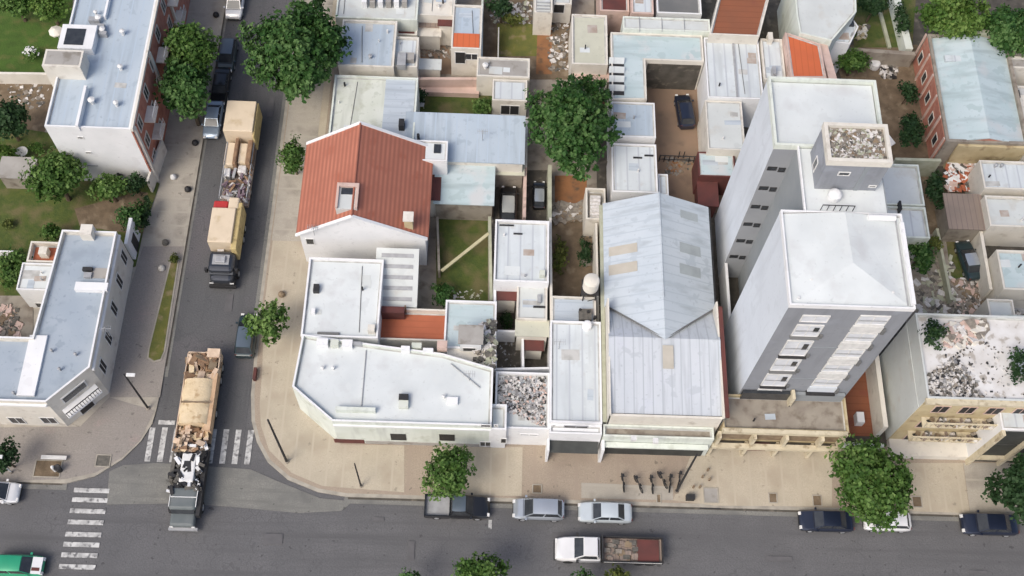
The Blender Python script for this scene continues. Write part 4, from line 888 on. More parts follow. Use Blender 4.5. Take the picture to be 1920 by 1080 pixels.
MB().lathe((25.6, 45.2, 22.36), [(.45, 0), (.5, .1), (.5, .6), (.3, .8), (.02, .85)], 14).build('roof_tank', M['white_wall'], rt)
MB().tube((27.9, 43.4, 22.75), (29.9, 43.4, 22.75), .24, n=12).build('roof_cylinder', M['white_wall'], rt)
for px, py in ((1498, 558), (1590, 500), (1600, 492), (1658, 528), (1522, 524), (1675, 548)):
    c = G(px, py, ZT); MB().tube((c.x, c.y, ZT - .26), (c.x, c.y, ZT + .05), .1).build('vent', M['frame'], rt)
MB().box(30.0, 30.1, 36.4, 43.6, ZT - .25, ZT - .1).build('roof_drain', M['steel'], rt)
# front windows: left column of balconied windows, right column of wide ones
xL = (HY(1503, 594, 36.1)[0], HY(1556, 594, 36.1)[0]); xR = (HY(1610, 596, 36.1)[0], HY(1668, 596, 36.1)[0])
bb = dict(root=rt, x0=21.5, x1=30.5, y0=36.1, y1=43.9)
zy = lambda y: HY(1480, y, 36.1)[1]
rows = [(589, 601), (607, 628), (637, 665), (672, 694), (701, 723), (730, 749), (755, 773)]
z_top = zy(595); step = (zy(595) - zy(764)) / 6
for k_, (ya, yb3) in enumerate(rows):
    z1_, z0_ = zy(ya), zy(yb3); zc, hh = (z0_ + z1_) / 2, z1_ - z0_
    f = opening(bb, 'S', sum(xL) / 2, zc, xL[1] - xL[0], hh, pm='blind', fm='frame', d=.1)
    if k_ > 0:
        MB().box(xL[1] - .62, xL[1] - .25, 35.97, 36.03, zc - hh * .05, zc + hh * .3).build('open_sash', M['glass'], f)
        MB().box(xL[0] + .1, xL[1] - .1, 35.96, 36.0, zc - .03, zc + .03).build('transom', M['steel'], f)
        MB().box(xL[0] - .05, xL[1] + .12, 35.8, 36.1, z0_ - .14, z0_ - .04).build('sill', M['dark_roof' if k_ % 2 else 'dark'], rt)
        MB().box(xL[1] + .1, xL[1] + .32, 35.9, 36.1, z0_ - .1, z0_ + .35).build('drip_box', M['dark_roof'], rt)
    zt_ = z_top - k_ * step
    f = opening(bb, 'S', sum(xR) / 2, zt_ + step * .02, xR[1] - xR[0], step * .5, pm='blind', fm='frame', d=.1)
    MB().box(xR[0] + .05, xR[1] - .05, 35.96, 36.0, zt_ + .02, zt_ + .08).build('transom', M['steel'], f)
    if k_ < 6:
        MB().box(xR[0] - .03, xR[1] + .03, 35.95, 36.1, zt_ - step * .62, zt_ - step * .30).build('balcony', M['frame' if k_ != 4 else 'tower_white'], rt)
        MB().box(xR[1] + .06, xR[1] + .3, 35.85, 36.1, zt_ - step * .66, zt_ - step * .42).build('drip_box', M['dark_roof'], rt)
    if k_ in (4,): MB().box(xR[0] - .1, xR[1] + .1, 35.7, 36.1, zt_ - step * .70, zt_ - step * .63).build('ledge', M['dark'], rt)
for zc in (z_top - 1.7 * step, z_top - 3.8 * step): MB().box((xL[1] + xR[0]) / 2 - 1, (xL[1] + xR[0]) / 2 + 1, 36.04, 36.1, zc, zc + .05).build('expansion_joint', M['tower_mid'], rt)
# light well windows on the rear block's south wall
for k_ in range(6):
    zc = 19.3 - k_ * 2.95
    bb = dict(root=rt, x0=21.5, x1=30, y0=49.6, y1=56)
    opening(bb, 'S', 22.05, zc, .75, .5, mull=False, fm='dark'); opening(bb, 'S', 22.85, zc - .15, .55, .6, mull=False, fm='dark')
MB().box(21.5, 21.75, 43.9, 49.6, .1, 3.2).build('side_wall', M['white_wall'], rt)
# street level terrace with open beams
b = bld('podium', 'two storey ochre podium with open cream loggias at the foot of the grey tower', 'building', (19.95, 30.55, 32.9, 36.04), 5.1, 'yellow_wall', 'concrete', par=.35, pt=.2)
rt2 = b['root']
MB().box(21.6, 25.6, 35.75, 36.02, 4.8, 6.2).build('window_band', M['glass'], rt2); MB().box(25.9, 30.2, 35.75, 36.02, 4.8, 6.2).build('window_band', M['tower_mid'], rt2)
MB().box(25.62, 25.88, 35.2, 36.02, 4.8, 6.6).build('divider', M['beam'], rt2)
MB().box(19.9, 30.4, 32.6, 32.96, 4.75, 5.2).build('upper_ledge', M['beam'], rt2)
MB().box(19.4, 30.4, 32.05, 32.5, 2.4, 2.8).build('lower_ledge', M['beam'], rt2)
MB().box(20.0, 30.3, 32.84, 32.9, 2.85, 4.7).build('loggia_back', M['wood'], rt2)
MB().box(20.0, 30.3, 32.84, 32.9, .12, 2.3).build('doorway_back', M['dark_concrete'], rt2)
MB().box(22.6, 24.6, 32.78, 32.84, .12, 2.2).build('door', M['oxblood'], rt2)
for q, x in enumerate((19.75, 22.7, 25.4, 28.4, 30.15)):
    MB().box(x - .13, x + .13, 32.25, 32.84, 2.8, 4.75).build('pier', M['beam'], rt2)
    MB().box(x - .33, x - .07, 32.25, 32.84, .12, 2.4).build('pier', M['beam'], rt2)
wallthing('low white wall between the tower patio and the pavement', [(1552, 830), (1655, 834)], 1.0, .25, 'pale_green_wall')
tag(MB().box(30.62, 30.85, 34.4, 36.0, .12, 1.6).build('garden_wall', M['cream_wall']), 'short white wall between the tower and the terracotta patio', 'wall')
tag(MB().box(34.3, 34.7, 34.3, 44, .12, 3.0).build('garden_wall', M['cream_wall']), 'cream wall on the east side of the terracotta patio', 'wall')
c = G(1612, 785, 1.2)
boxthing('shed', 'black and white air handling box on the terracotta patio', 'box', 1606, 772, 1622, 792, .13, 1.2, 'white_wall')
# ================================================================ EAST OF THE TOWER
b = bld('house', 'white roofed house with a stepped rim hidden behind the tower east side', 'house', (31.5, gx(1722, 308, 4.2), gy(1720, 385, 4.2), gy(1700, 308, 4.2)), 4.2, 'pale_green_wall', 'white_stain', par=.25, pt=.2)
b = bld('house_wing', 'lilac white roof wing close to the tower east parapet', 'house', (31.5, gx(1740, 420, 4.2), gy(1720, 446, 4.2), gy(1720, 388, 4.2)), 4.2, 'pale_green_wall', 'white_roof', par=.25, pt=.2)
rbox(b, 'chimney', 'dark', 1686, 376, 1692, 392, .8)
# big derelict building
h = 10.5; X0, X1, Y0, Y1 = 35.4, 47.5, 34.1, gy(1760, 588, 10.5)
b = bld('derelict_building', 'large ochre fronted building with a white debris strewn roof right of the tower', 'building', (X0, X1, Y0, Y1), h, 'white_stain', 'patchy_roof', par=.3, pt=.3)
rt = b['root']
rubble('debris', 'white rubble and dark weeds strewn on the roof right of the tower', 'debris', PX(h, (1742, 700), (1790, 665), (1815, 690), (1850, 745), (1745, 745)), h - .28, 620, .03, .15, ['rubble_white', 'rubble_white', 'rubble_grey', 'rubble_dark', 'rubble_dark', 'rubble', 'dark'], flat=.8)
rubble('debris', 'thin scatter of dark scraps across the white debris roof', 'debris', PX(h, (1770, 640), (1990, 640), (1990, 745), (1745, 745)), h - .28, 260, .03, .11, ['rubble_white', 'rubble_dark', 'grime', 'dark'], flat=.5)
rubble('debris', 'planks and pale boards on the north part of the debris roof', 'debris', PX(h, (1780, 605), (1850, 600), (1845, 640), (1775, 650)), h - .28, 132, 0.100, 0.495, ['pink_wall', 'rubble_white', 'rubble', 'cream_wall'])
mb = MB().box(X0 + .05, X1, Y0 - .1, Y0, .1, h - .4); mb.build('street_facade', M['yellow_wall'], rt)
MB().box(X0 - .1, X1, Y0 - .45, Y0 + .05, h - .4, h - .1).build('cornice', M['beam'], rt)
bb = dict(root=rt, x0=X0, x1=X1, y0=Y0 - .1, y1=Y1)
zfl = [HY(1800, y, 33.1)[1] for y in (803, 829, 852)]
for zf in (zfl[0] + 1.9, zfl[1] + 1.7, zfl[2] + 1.4):
    for x in (37.2, 39.4, 41.6, 43.8, 46.0): opening(bb, 'S', x, zf, 1.3, 1.5, fm='pink_wall', pm='dark')
for i_, zf in enumerate(zfl):
    f = MB().box(X0 + .9, X1, Y0 - 1.0, Y0 - .1, zf - .18, zf).build('balcony', M['beam'], rt)
    mb = MB()
    for q in range(24): mb.box(X0 + .95 + q * .48, X0 + 1.0 + q * .48, Y0 - .99, Y0 - .94, zf - .05, zf + .8)
    mb.box(X0 + .9, X1, Y0 - 1.03, Y0 - .9, zf + .8, zf + .92); mb.build('railing', M['beam'], f)
    rubble('debris', ('pots and boxes crowding the top balcony of the ochre building', 'crates and pots on the middle balcony of the ochre building', 'dark boxes on the lowest balcony of the ochre building')[i_], 'debris', [(X0 + 1.2, Y0 - .85), (X1, Y0 - .85), (X1, Y0 - .3), (X0 + 1.2, Y0 - .3)], zf, 90, .06, .24, ['wood', 'rubble_dark', 'rubble', 'rubble_white', 'brown_roof', 'dark'], flat=1)
MB().box(X0 - .03, X0 + .02, Y0, Y1, h - 2.2, h - 2.1).build('wall_band', M['white_stain'], rt)
MB().box(X0, X1, Y0 - 1.6, Y0 - .1, .1, .9).build('low_wall', M['cream_wall'], rt)
# lilac roofed building with tall fins at the right edge
b = bld('building', 'lilac roofed building with tall cream fins and dark glazing at the right edge', 'building', (42.15, 56, 32.5, 34.9), 8.1, 'white_wall', 'white_roof', par=.1, pt=.15)
for x in (42.15, 44.9, 47.7, 50.5):
    MB().box(x, x + .28, 32.05, 32.5, .12, 8.0).build('fin', M['beam'], b['root'])
for z0_, z1_ in ((1.9, 4.6), (4.8, 7.8)): MB().box(42.45, 56, 32.42, 32.5, z0_, z1_).build('glazing', M['awning'], b['root'])
MB().box(42.4, 56, 32.1, 32.5, 1.5, 1.8).build('ledge', M['beam'], b['root'])
MB().box(42.45, 56, 32.42, 32.5, .12, 1.4).build('shop_window', M['dark_concrete'], b['root'])
# brick sided long house at upper right
zt = 4.0; r = (gx(1742, 78, zt), gx(1880, 80, zt), gy(1800, 268, zt), gy(1800, 76, zt))
b = gable('long_house', 'long brick sided house with a grey blue metal roof at upper right', 'house', r, zt, zt + .9, 'brick', 'aqua_roof', over=.05)
rt = b['root']
mb = MB(); ring(mb, r[0] - .25, r[1] + .25, r[2] - .25, r[3] + .25, .1, zt + .55, .3, M['concrete']); mb.build('parapet', parent=rt)
bx = dict(root=rt, x0=r[0] - .25, x1=r[1], y0=r[2], y1=r[3])
MB().box(r[0] - .30, r[0] - .25, r[2], r[3], .1, zt + .3).build('brick_facade', M['brick'], rt); bx['x0'] -= .05
for q in range(5): opening(bx, 'W', r[2] + 1.5 + q * 2.5, 2.2, .9, 1.4, fm='cream_wall')
for q in range(6): MB().box(bx['x0'] - .12, bx['x0'], r[2] + .1 + q * 2.5, r[2] + .35 + q * 2.5, .1, zt + .4).build('pilaster', M['pink_wall'], rt)
MB().box(r[0] + 1.0, r[0] + 3.0, r[3] - 3.2, r[3] - 2.5, zt + .45, zt + .75).build('skylight_panel', M['white_roof'], rt)
MB().box(r[0] + 1.2, r[1] - 1.2, r[3] + .1, r[3] + .5, zt, zt + 1.2).build('gable_crest', M['green_wall'], rt)
MB().box(r[0] + 1.0, r[1] + .2, r[2] - .5, r[2] - .2, .1, zt + .2).build('front_wall', M['yellow_wall'], rt)
wallthing('cream wall linking the tower garden to the long brick sided house', [(1682, 298), (1762, 300)], 3.0, .3, 'green_wall')
rubble('laundry', 'striped white and rust coloured sheets hung in the yard south of the long house', 'sheets', PX(1.5, (1772, 300), (1838, 300), (1842, 355), (1778, 358)), 1.2, 101, 0.150, 0.440, ['white_wall', 'pink_wall', 'terracotta', 'rubble_dark', 'white_wall'], flat=.1)
b = bld('shed', 'brown corrugated shed roof south of the hung sheets', 'shed', RC(1772, 365, 1848, 428, 3.0), 3.0, 'concrete', 'brown_roof', par=0)
b = bld('house', 'pale pink white roof east of the hung sheets', 'house', RC(1836, 300, 1990, 358, 4.2), 4.2, 'cream_wall', 'white_roof', par=.2, pt=.2)
for px, py in ((1869, 308), (1880, 308)): vent(b, px, py, .18, .5, 'steel')
b = bld('house', 'pale lilac roof below the pink white roof at the right edge', 'house', RC(1846, 366, 1990, 428, 4.0), 4.0, 'cream_wall', 'white_stain', par=.25, pt=.25)
b = bld('house', 'grey green flat roof right of the yard with the teal car', 'house', RC(1868, 468, 1990, 546, 4.0), 4.0, 'cream_wall', 'aqua_roof', par=.15, pt=.2)
b = bld('house', 'lilac grey low roof south of the grey green flat roof', 'house', RC(1850, 560, 1906, 600, 4.2), 4.2, 'cream_wall', 'white_stain', par=.12, pt=.15)
b = bld('house', 'pale green grey roof at the right edge with a dark shaft', 'house', RC(1880, 590, 1990, 680, 4.4), 4.4, 'pale_green_wall', 'green_grey', par=.15)
b = bld('house', 'white and blue grey roof at the far right of the long brick house', 'house', RC(1898, 70, 1990, 100, 4.2), 4.2, 'cream_wall', 'white_roof', par=.15)
b = bld('house', 'cream clad house with small dark windows at the far right edge', 'house', RC(1886, 105, 1990, 130, 4.2), 4.2, 'cream_wall', 'grey_roof', par=.15)
b = bld('house', 'beige rear roof with black openings at the right edge', 'house', RC(1896, 160, 1990, 290, 3.4), 3.4, 'cream_wall', 'cream_wall', par=.15)
rbox(b, 'roof_hatch', 'dark', 1902, 168, 1914, 182, .4)
wallthing('white wall beside the teal car yard', [(1838, 425), (1858, 540)], 2.4, .3, 'cream_wall')
wallthing('cream wall running down the right hand yard', [(1758, 430), (1784, 560)], 1.2, .25, 'green_wall')
rubble('debris', 'brown and grey rubble in the yard south of the teal car', 'debris', PX(.13, (1785, 525), (1845, 525), (1855, 595), (1790, 595)), .13, 286, 0.060, 0.330, ['rubble', 'wood', 'pink_wall', 'rubble_dark', 'rubble_white'])
rubble('debris', 'mossy pale rubble and boards close to the tower east wall', 'debris', PX(.13, (1715, 530), (1785, 480), (1785, 600), (1725, 620)), .13, 242, 0.060, 0.385, ['green_wall', 'rubble_white', 'rubble', 'green_wall', 'rubble_dark'])
rubble('debris', 'grey scrap on the dark yard at the right edge', 'debris', PX(.13, (1880, 545), (1925, 545), (1925, 600), (1890, 600)), .13, 110, 0.060, 0.275, ['steel', 'rubble_dark', 'rubble_white'])
# ================================================================ STREET FURNITURE
def pole(name, label, base, top, h, r=.13, m='dark', arm=None, lamp=False, cat='pole'):
    g = G(*base, .12); root = empty(name, (g.x, g.y, .12), label, cat, None)
    MB().tube((g.x, g.y, .12), (g.x, g.y, h), r, r * .7, 10).build('shaft', M[m], root)
    if arm:
        for s in ((-1, 1) if not lamp else (1,)):
            MB().tube((g.x - (.6 if not lamp else 0), g.y, h - .3), (g.x + arm, g.y, h - .1), .05).build('cross_arm', M[m], root); break
    if lamp:
        MB().obox((g.x + arm, g.y, h - .1), (.35, 0, 0), (0, .14, 0), (0, 0, .07)).build('lamp_head', M['frame'], root)
    MB().lathe((g.x, g.y, .12), [(r * 1.7, 0), (r * 1.7, .15), (r, .25)], 10).build('base', M['concrete'], root)
pole('utility_pole', 'tall black utility pole on the rounded street corner', (538, 866), (501, 785), 10.6, .115)
pole('street_sign_post', 'short dark post beside the rounded kerb near the pickup', (677, 912), (660, 868), 6.4, .08, cat='post')
pole('utility_pole', 'tall pale and black pole beside the parked bicycles', (1268, 922), (1326, 828), 10.2, .11, m='dark')
pole('street_lamp', 'dark street lamp with a white head outside the left corner house', (278, 766), (240, 710), 8.0, .1, arm=.5, lamp=True, cat='street lamp')
pole('street_lamp', 'white street lamp at the far left pavement edge', (22, 886), (36, 846), 4.5, .07, m='frame', arm=.4, lamp=True, cat='street lamp')
pole('utility_pole', 'pale pole standing among the dark leaves at the right edge', (1903, 895), (1886, 862), 5.5, .12, m='concrete')
def tree_pit(label, x0, y0, x1, y1, m='soil'):
    r = RC(x0, y0, x1, y1, .12); rt = empty('tree_pit', ((r[0] + r[1]) / 2, (r[2] + r[3]) / 2, .12), label, 'tree pit')
    mb = MB(); ring(mb, r[0], r[1], r[2], r[3], .1, .2, .08, M['kerb']); mb.build('rim', parent=rt)
    MB().box(r[0] + .08, r[1] - .08, r[2] + .08, r[3] - .08, .1, .16).build('soil_bed', M[m], rt)
tree_pit('square brown tree pit right of the silver hatchback on the kerb', 998, 908, 1016, 926)
tree_pit('square grey pit with paving on the pavement right of the pole', 1318, 914, 1348, 944, 'grey_roof')
tree_pit('small brown pit by the kerb left of the round street tree', 1440, 924, 1458, 944)
tree_pit('small brown pit under the left edge of the round street tree', 1522, 928, 1542, 950)
tree_pit('small brown pit at the right foot of the round street tree', 1708, 930, 1730, 952)
tree_pit('brown pit with dry plant on the left corner pavement', 68, 862, 112, 896)
tree_pit('dark square pit near the curved kerb on the left pavement', 182, 852, 206, 876, 'rubble_dark')
tree_pit('brown pit by the kerb below the bicycles', 1230, 926, 1240, 944)
def bench(label, x0, y0, x1, y1):
    r = RC(x0, y0, x1, y1, .5); rt = empty('bench', ((r[0] + r[1]) / 2, (r[2] + r[3]) / 2, .12), label, 'bench')
    mb = MB(); n = 3; ww = (r[3] - r[2]) / n
    for q in range(n): mb.box(r[0], r[1], r[2] + q * ww, r[2] + q * ww + ww * .8, .48, .54)
    mb.build('seat', M['frame'], rt)
    for x in (r[0] + .15, r[1] - .25): MB().box(x, x + .1, r[2] + .05, r[3] - .05, .12, .48).build('leg', M['concrete'], rt)
bench('white bench above the brown pit on the left corner pavement', 78, 853, 124, 862)
c = G(108, 878, .8)
tag(MB().lathe((c.x, c.y, .12), [(.22, 0), (.25, .5), (.3, .9), (.24, .95), (.02, .9)], 12).build('litter_bin', M['dark']), 'black litter bin beside the brown pit on the left corner', 'litter bin')
c = G(98, 876, 1.0)
tag(MB().lathe((c.x, c.y, .12), [(.16, 0), (.16, .9), (.1, 1.05), (.02, 1.08)], 12).build('bollard', M['frame']), 'white bollard standing next to the black litter bin', 'bollard')
c = G(112, 895, .3)
for lab, px, py, sx, sy, m in (('storm_drain', 1352, 951, .0, 0, 'dark'),):
    r = RC(1312, 946, 1352, 955, 0.0); tag(MB().box(r[0], r[1], r[2], r[3] + .1, -.01, .03).build('storm_drain', M['dark']), 'black storm drain grate in the gutter below the grey pit', 'drain')
r = RC(1286, 928, 1302, 938, .4); tag(MB().box(*r, .12, .75).build('utility_box', M['dark']), 'dark utility box on the pavement right of the bicycles', 'utility box')
for i, (px, py, lab) in enumerate(((1328, 880, 'northernmost of the small brown bollards right of the bicycles'), (1318, 893, 'second small brown bollard from the top right of the bicycles'), (1331, 898, 'small brown bollard just above the grey paved pit'), (1301, 912, 'small brown bollard above the dark utility box'), (1313, 912, 'small brown bollard between the utility box and the grey pit'))):
    c = G(px, py, .5); tag(MB().lathe((c.x, c.y, .12), [(.09, 0), (.09, .55), (.06, .65), (.01, .66)], 10).build('bollard', M['wood']), lab, 'bollard', 'small brown bollards beside the bicycles')
# litter and planters on side street pavement
for px, py, lab, m in ((352, 355, 'black and white rubbish bag on the side street pavement', 'dark'), (325, 332, 'white sack on the pavement beside the gate wall', 'frame'), (310, 455, 'dark sack at the north end of the grass verge', 'rubble_dark'), (405, 28, 'black sack on the pavement beyond the left street trees', 'dark'), (366, 268, 'small black bag on the kerb below the left street trees', 'dark'), (528, 552, 'dark brown sack on the pavement above the small kerb tree', 'wood'), (303, 503, 'pale post stump beside the grass verge', 'cream_wall')):
    c = G(px, py, .3); mb = MB().lathe((c.x, c.y, .12), [(.25, 0), (.33, .15), (.28, .38), (.12, .5), (.03, .56)], 9); tag(mb.build('rubbish_bag', M[m], smooth=True), lab, 'bag')
c = G(478, 700, .5)
tag(MB().box(c.x - .12, c.x + .12, c.y - .6, c.y + .5, .12, .7).build('kerb_barrier', M['oxblood']), 'dark red barrier on the kerb below the small kerb tree', 'barrier')
# bicycles
def bicycle():
    root = empty('bicycle', (0, 0, 0), '', 'bicycle'); root['_local'] = 1
    for s in (-.52, .52):
        mb = MB(); n = 20; R = .33
        for k_ in range(n):
            a, a2 = 2 * PI * k_ / n, 2 * PI * (k_ + 1) / n
            mb.tube((0, s + R * math.cos(a), R + R * math.sin(a)), (0, s + R * math.cos(a2), R + R * math.sin(a2)), .035, n=5, caps=False)
        for k_ in range(6): a = PI * k_ / 6; mb.tube((0, s + R * math.cos(a), R + R * math.sin(a)), (0, s - R * math.cos(a), R - R * math.sin(a)), .008, n=4, caps=False)
        mb.build('wheel', M['rubber'], root)
    mb = MB(); t = lambda a, b_, r_=.028: mb.tube(a, b_, r_, n=6)
    t((0, -.52, .33), (0, -.12, .3)); t((0, -.12, .3), (0, -.22, .8)); t((0, -.52, .33), (0, -.2, .7)); t((0, -.12, .3), (0, .38, .78)); t((0, -.2, .72), (0, .36, .82)); t((0, .38, .95), (0, .52, .33))
    mb.build('frame', M['dark'], root)
    MB().tube((-.3, .36, .98), (.3, .36, .98), .025, n=6).build('handlebar', M['dark'], root)
    MB().obox((0, -.23, .84), (.08, 0, 0), (0, .13, 0), (0, 0, .03)).build('saddle', M['rubber'], root)
    MB().box(-.13, .13, .40, .64, .72, .92).build('basket', M['dark'], root)
    return root
def copy_tree(o, parent=None):
    c = o.copy(); C.objects.link(c); c.parent = parent
    for ch in list(o.children): copy_tree(ch, c)
    return c
bk0 = bicycle(); first = True
for px, py, a, lab in ((1168, 905, .12, 'bicycle at the left end of the row on the brown pavement'), (1197, 908, .45, 'greenish tilted bicycle second from the left in the row'), (1222, 908, .1, 'third bicycle from the left in the parked row'), (1242, 900, .5, 'fourth bicycle from the left in the parked row'), (1256, 906, -.1, 'fifth bicycle from the left in the parked row'), (1273, 900, -.2, 'bicycle standing closest to the tall pole')):
    g = G(px, py, .45); o = bk0 if first else copy_tree(bk0); first = False
    o.location = (g.x, g.y, .125); o.rotation_euler = (0, 0, a); o['label'] = lab; o['group'] = 'bicycles parked on the brown pavement'; o.scale = (.98, .98, .98)

def aerial(label, px, py, z):
    c = G(px, py, z + 1.6); rt = empty('aerial', (c.x, c.y, z), label, 'aerial')
    MB().tube((c.x, c.y, z), (c.x, c.y, z + 1.7), .03, n=6).build('mast', M['steel'], rt)
    mb = MB().tube((c.x - .5, c.y, z + 1.5), (c.x + .5, c.y, z + 1.5), .02, n=5)
    for q in range(6): mb.tube((c.x - .45 + q * .18, c.y - .28, z + 1.5), (c.x - .45 + q * .18, c.y + .28, z + 1.5), .015, n=5)
    mb.build('antenna', M['steel'], rt)
aerial('thin television aerial on the west rim of the red gabled house', 586, 425, 5.6)
aerial('thin television aerial on the slate blue roof of the left corner house', 196, 615, 5.55)
aerial('thin television aerial on the broad pale blue roof', 905, 245, 4.9)
aerial('thin television aerial on the corner house roof near its north east end', 880, 700, 5.1)
aerial('thin television aerial on the narrow white metal roof', 1050, 640, 4.8)

# ================================================================ VEHICLES
def loft(secs, m, name, parent, closed=True):
    mb = MB(); n = len(secs[0])
    for s in secs: mb.v += [tuple(p) for p in s]
    for a in range(len(secs) - 1):
        for k in range(n):
            j = (k + 1) % n; mb.f.append((a * n + k, a * n + j, (a + 1) * n + j, (a + 1) * n + k)); mb.m.append(0)
    mb.f.append(tuple(range(n))[::-1]); mb.m.append(0); mb.f.append(tuple((len(secs) - 1) * n + k for k in range(n))); mb.m.append(0)
    ob = mb.build(name, m, parent)
    bm = bmesh.new(); bm.from_mesh(ob.data); bmesh.ops.recalc_face_normals(bm, faces=bm.faces)
    bm.to_mesh(ob.data); bm.free()
    for p in ob.data.polygons: p.use_smooth = True
    md = ob.modifiers.new('edge', 'EDGE_SPLIT'); md.split_angle = math.radians(38)
    return ob
def wheels(root, xs, w, R=.31, t=.2):
    for x in xs:
        for s in (-1, 1):
            o = MB().tube((x, s * (w - t), R), (x, s * w, R), R, n=18).build('wheel', M['rubber'], root)
            MB().tube((x, s * (w - .01), R), (x, s * (w + .015), R), R * .58, n=14).build('rim', M['steel'], o)
SHAPE = dict(                             # x stations (front positive): x, half width, z low, z top
 sedan=dict(L=4.45, st=[(2.22, .62, .34, .60), (2.1, .78, .24, .70), (1.7, .84, .2, .80), (1.0, .86, .2, .93), (0, .87, .2, .97), (-1.3, .86, .2, .98), (-1.85, .84, .22, .96), (-2.12, .78, .26, .90), (-2.22, .66, .38, .80)], cab=(1.05, .38, -.98, -1.62), zr=1.42, wx=(1.35, -1.35)),
 hatch=dict(L=4.0, st=[(2.0, .62, .34, .62), (1.9, .76, .24, .74), (1.5, .83, .2, .84), (.95, .85, .2, .97), (0, .86, .2, 1.0), (-1.4, .85, .2, 1.0), (-1.85, .8, .22, .98), (-2.0, .7, .34, .9)], cab=(1.15, .45, -1.45, -1.85), zr=1.5, wx=(1.25, -1.25)),
 pickup=dict(L=5.2, st=[(2.6, .68, .42, .80), (2.48, .84, .34, .92), (2.0, .9, .3, 1.02), (1.3, .91, .3, 1.08), (.2, .91, .3, 1.1), (-.55, .91, .3, 1.1), (-.56, .91, .3, .66), (-2.5, .9, .3, .66), (-2.6, .86, .4, .66)], cab=(1.3, .7, -.35, -.5), zr=1.72, wx=(1.65, -1.6)),
)
def car(kind, label, px, py, heading, paint, W=None, roofm=None, z=.8, scale=1.0, name='parked_car', cat='car', group=None, base=0.0):
    S = SHAPE[kind]; g = G(px, py, z)
    root = empty(name, (0, 0, 0), label, cat, group); root['_local'] = 1
    def sec(x, w_, zl, zt): return [(x, -w_ * .86, zl), (x, -w_, zl + (zt - zl) * .3), (x, -w_ * .985, zt - (zt - zl) * .18), (x, -w_ * .86, zt), (x, w_ * .86, zt), (x, w_ * .985, zt - (zt - zl) * .18), (x, w_, zl + (zt - zl) * .3), (x, w_ * .86, zl)]
    loft([sec(*s) for s in S['st']], paint, 'body', root)
    a, b_, c_, d = S['cab']; zr = S['zr']; wm = S['st'][3][1]
    zb = 1.08 if kind == 'pickup' else .94
    lo, hi = wm * .9, wm * .72; st_hood = a + .06
    pts_lo = lambda x: [(x, -lo, zb), (x, lo, zb)]
    cab = MB(); A = [(a, -lo * .93, zb - .03), (a, lo * .93, zb - .03), (d, lo * .95, zb - .03), (d, -lo * .95, zb - .03)]; B = [(b_, -hi, zr - .03), (b_, hi, zr - .03), (c_, hi, zr - .03), (c_, -hi, zr - .03)]
    cab.face(A[::-1]); cab.face(B)
    for k_ in range(4): cab.face([A[k_], A[(k_ + 1) % 4], B[(k_ + 1) % 4], B[k_]])
    cabo = cab.build('cabin', paint, root)
    rp = roofm or paint
    n = 6; secs = []
    for q in range(n + 1):
        t = q / n; x = b_ + (c_ - b_) * t; e = .035 * math.sin(PI * t); hw = hi * (1.0 - .06 * (2 * t - 1) ** 4)
        secs.append([(x, -hw, zr - .05), (x, -hw, zr - .01), (x, -hw * .6, zr + .02 + e), (x, hw * .6, zr + .02 + e), (x, hw, zr - .01), (x, hw, zr - .05)])
    loft(secs, rp, 'roof', root)
    def quad(name, A0, A1, B1, B0, sh=.88, par=root):     # glass panel inset in a cabin face
        A0, A1, B1, B0 = map(Vector, (A0, A1, B1, B0)); c = (A0 + A1 + B1 + B0) / 4
        nn = (A1 - A0).cross(B0 - A0).normalized()
        if nn.dot(c - Vector((0, 0, zb))) < 0: nn = -nn
        mb = MB(); q = [c + (p - c) * sh + nn * .012 for p in (A0, A1, B1, B0)]; mb.face(q); q2 = [p - nn * .03 for p in q]; mb.face(q2[::-1])
        for k_ in range(4): mb.face([q2[k_], q2[(k_ + 1) % 4], q[(k_ + 1) % 4], q[k_]])
        return mb.build(name, M['glass'], par)
    quad('windshield', A[0], A[1], B[1], B[0], .92); quad('rear_window', A[2], A[3], B[3], B[2], .86)
    for i0, i1 in ((0, 3), (1, 2)):
        P0, P1, Q1, Q0 = [Vector(p) for p in (A[i0], A[i1], B[i1], B[i0])]
        m0, m1 = (P0 + P1) / 2, (Q0 + Q1) / 2
        if kind == 'pickup': quad('side_window', P0, P1, Q1, Q0, .86)
        else: quad('side_window', P0, m0, m1, Q0, .9); quad('side_window', m0, P1, Q1, m1, .9)
    wheels(root, S['wx'], wm * .98, .34 if kind == 'pickup' else .31)
    fx, fw, fl_, ft = S['st'][1]; bx_, bw, bl, bt = S['st'][-2]
    for s in (-1, 1):
        MB().obox((fx + .04, s * fw * .74, ft - .06), (.1, 0, 0), (0, .13, 0), (-.02, 0, .07)).build('headlight', M['frame'], root)
        MB().obox((bx_ - .03, s * bw * .78, bt - .12), (.08, 0, 0), (0, .1, 0), (0, 0, .09)).build('tail_light', M['oxblood'], root)
        MB().obox((a - .15, s * (wm + .06), zb + .05), (.08, 0, 0), (0, .09, 0), (0, 0, .06)).build('mirror', paint, root)
    MB().obox((fx + .1, 0, .42), (.05, 0, 0), (0, fw * .75, 0), (0, 0, .07)).build('bumper', M['dark'], root)
    for s in (-1, 1):
        MB().box(-1.0 if kind != 'pickup' else -.4, .95, s * (wm + .004) - .012, s * (wm + .004) + .012, .52, .56).build('door_trim', M['dark'], root)
    MB().box(st_hood - .012, st_hood + .012, -wm * .8, wm * .8, zb - .02, zb + .012).build('cowl', M['dark'], root)
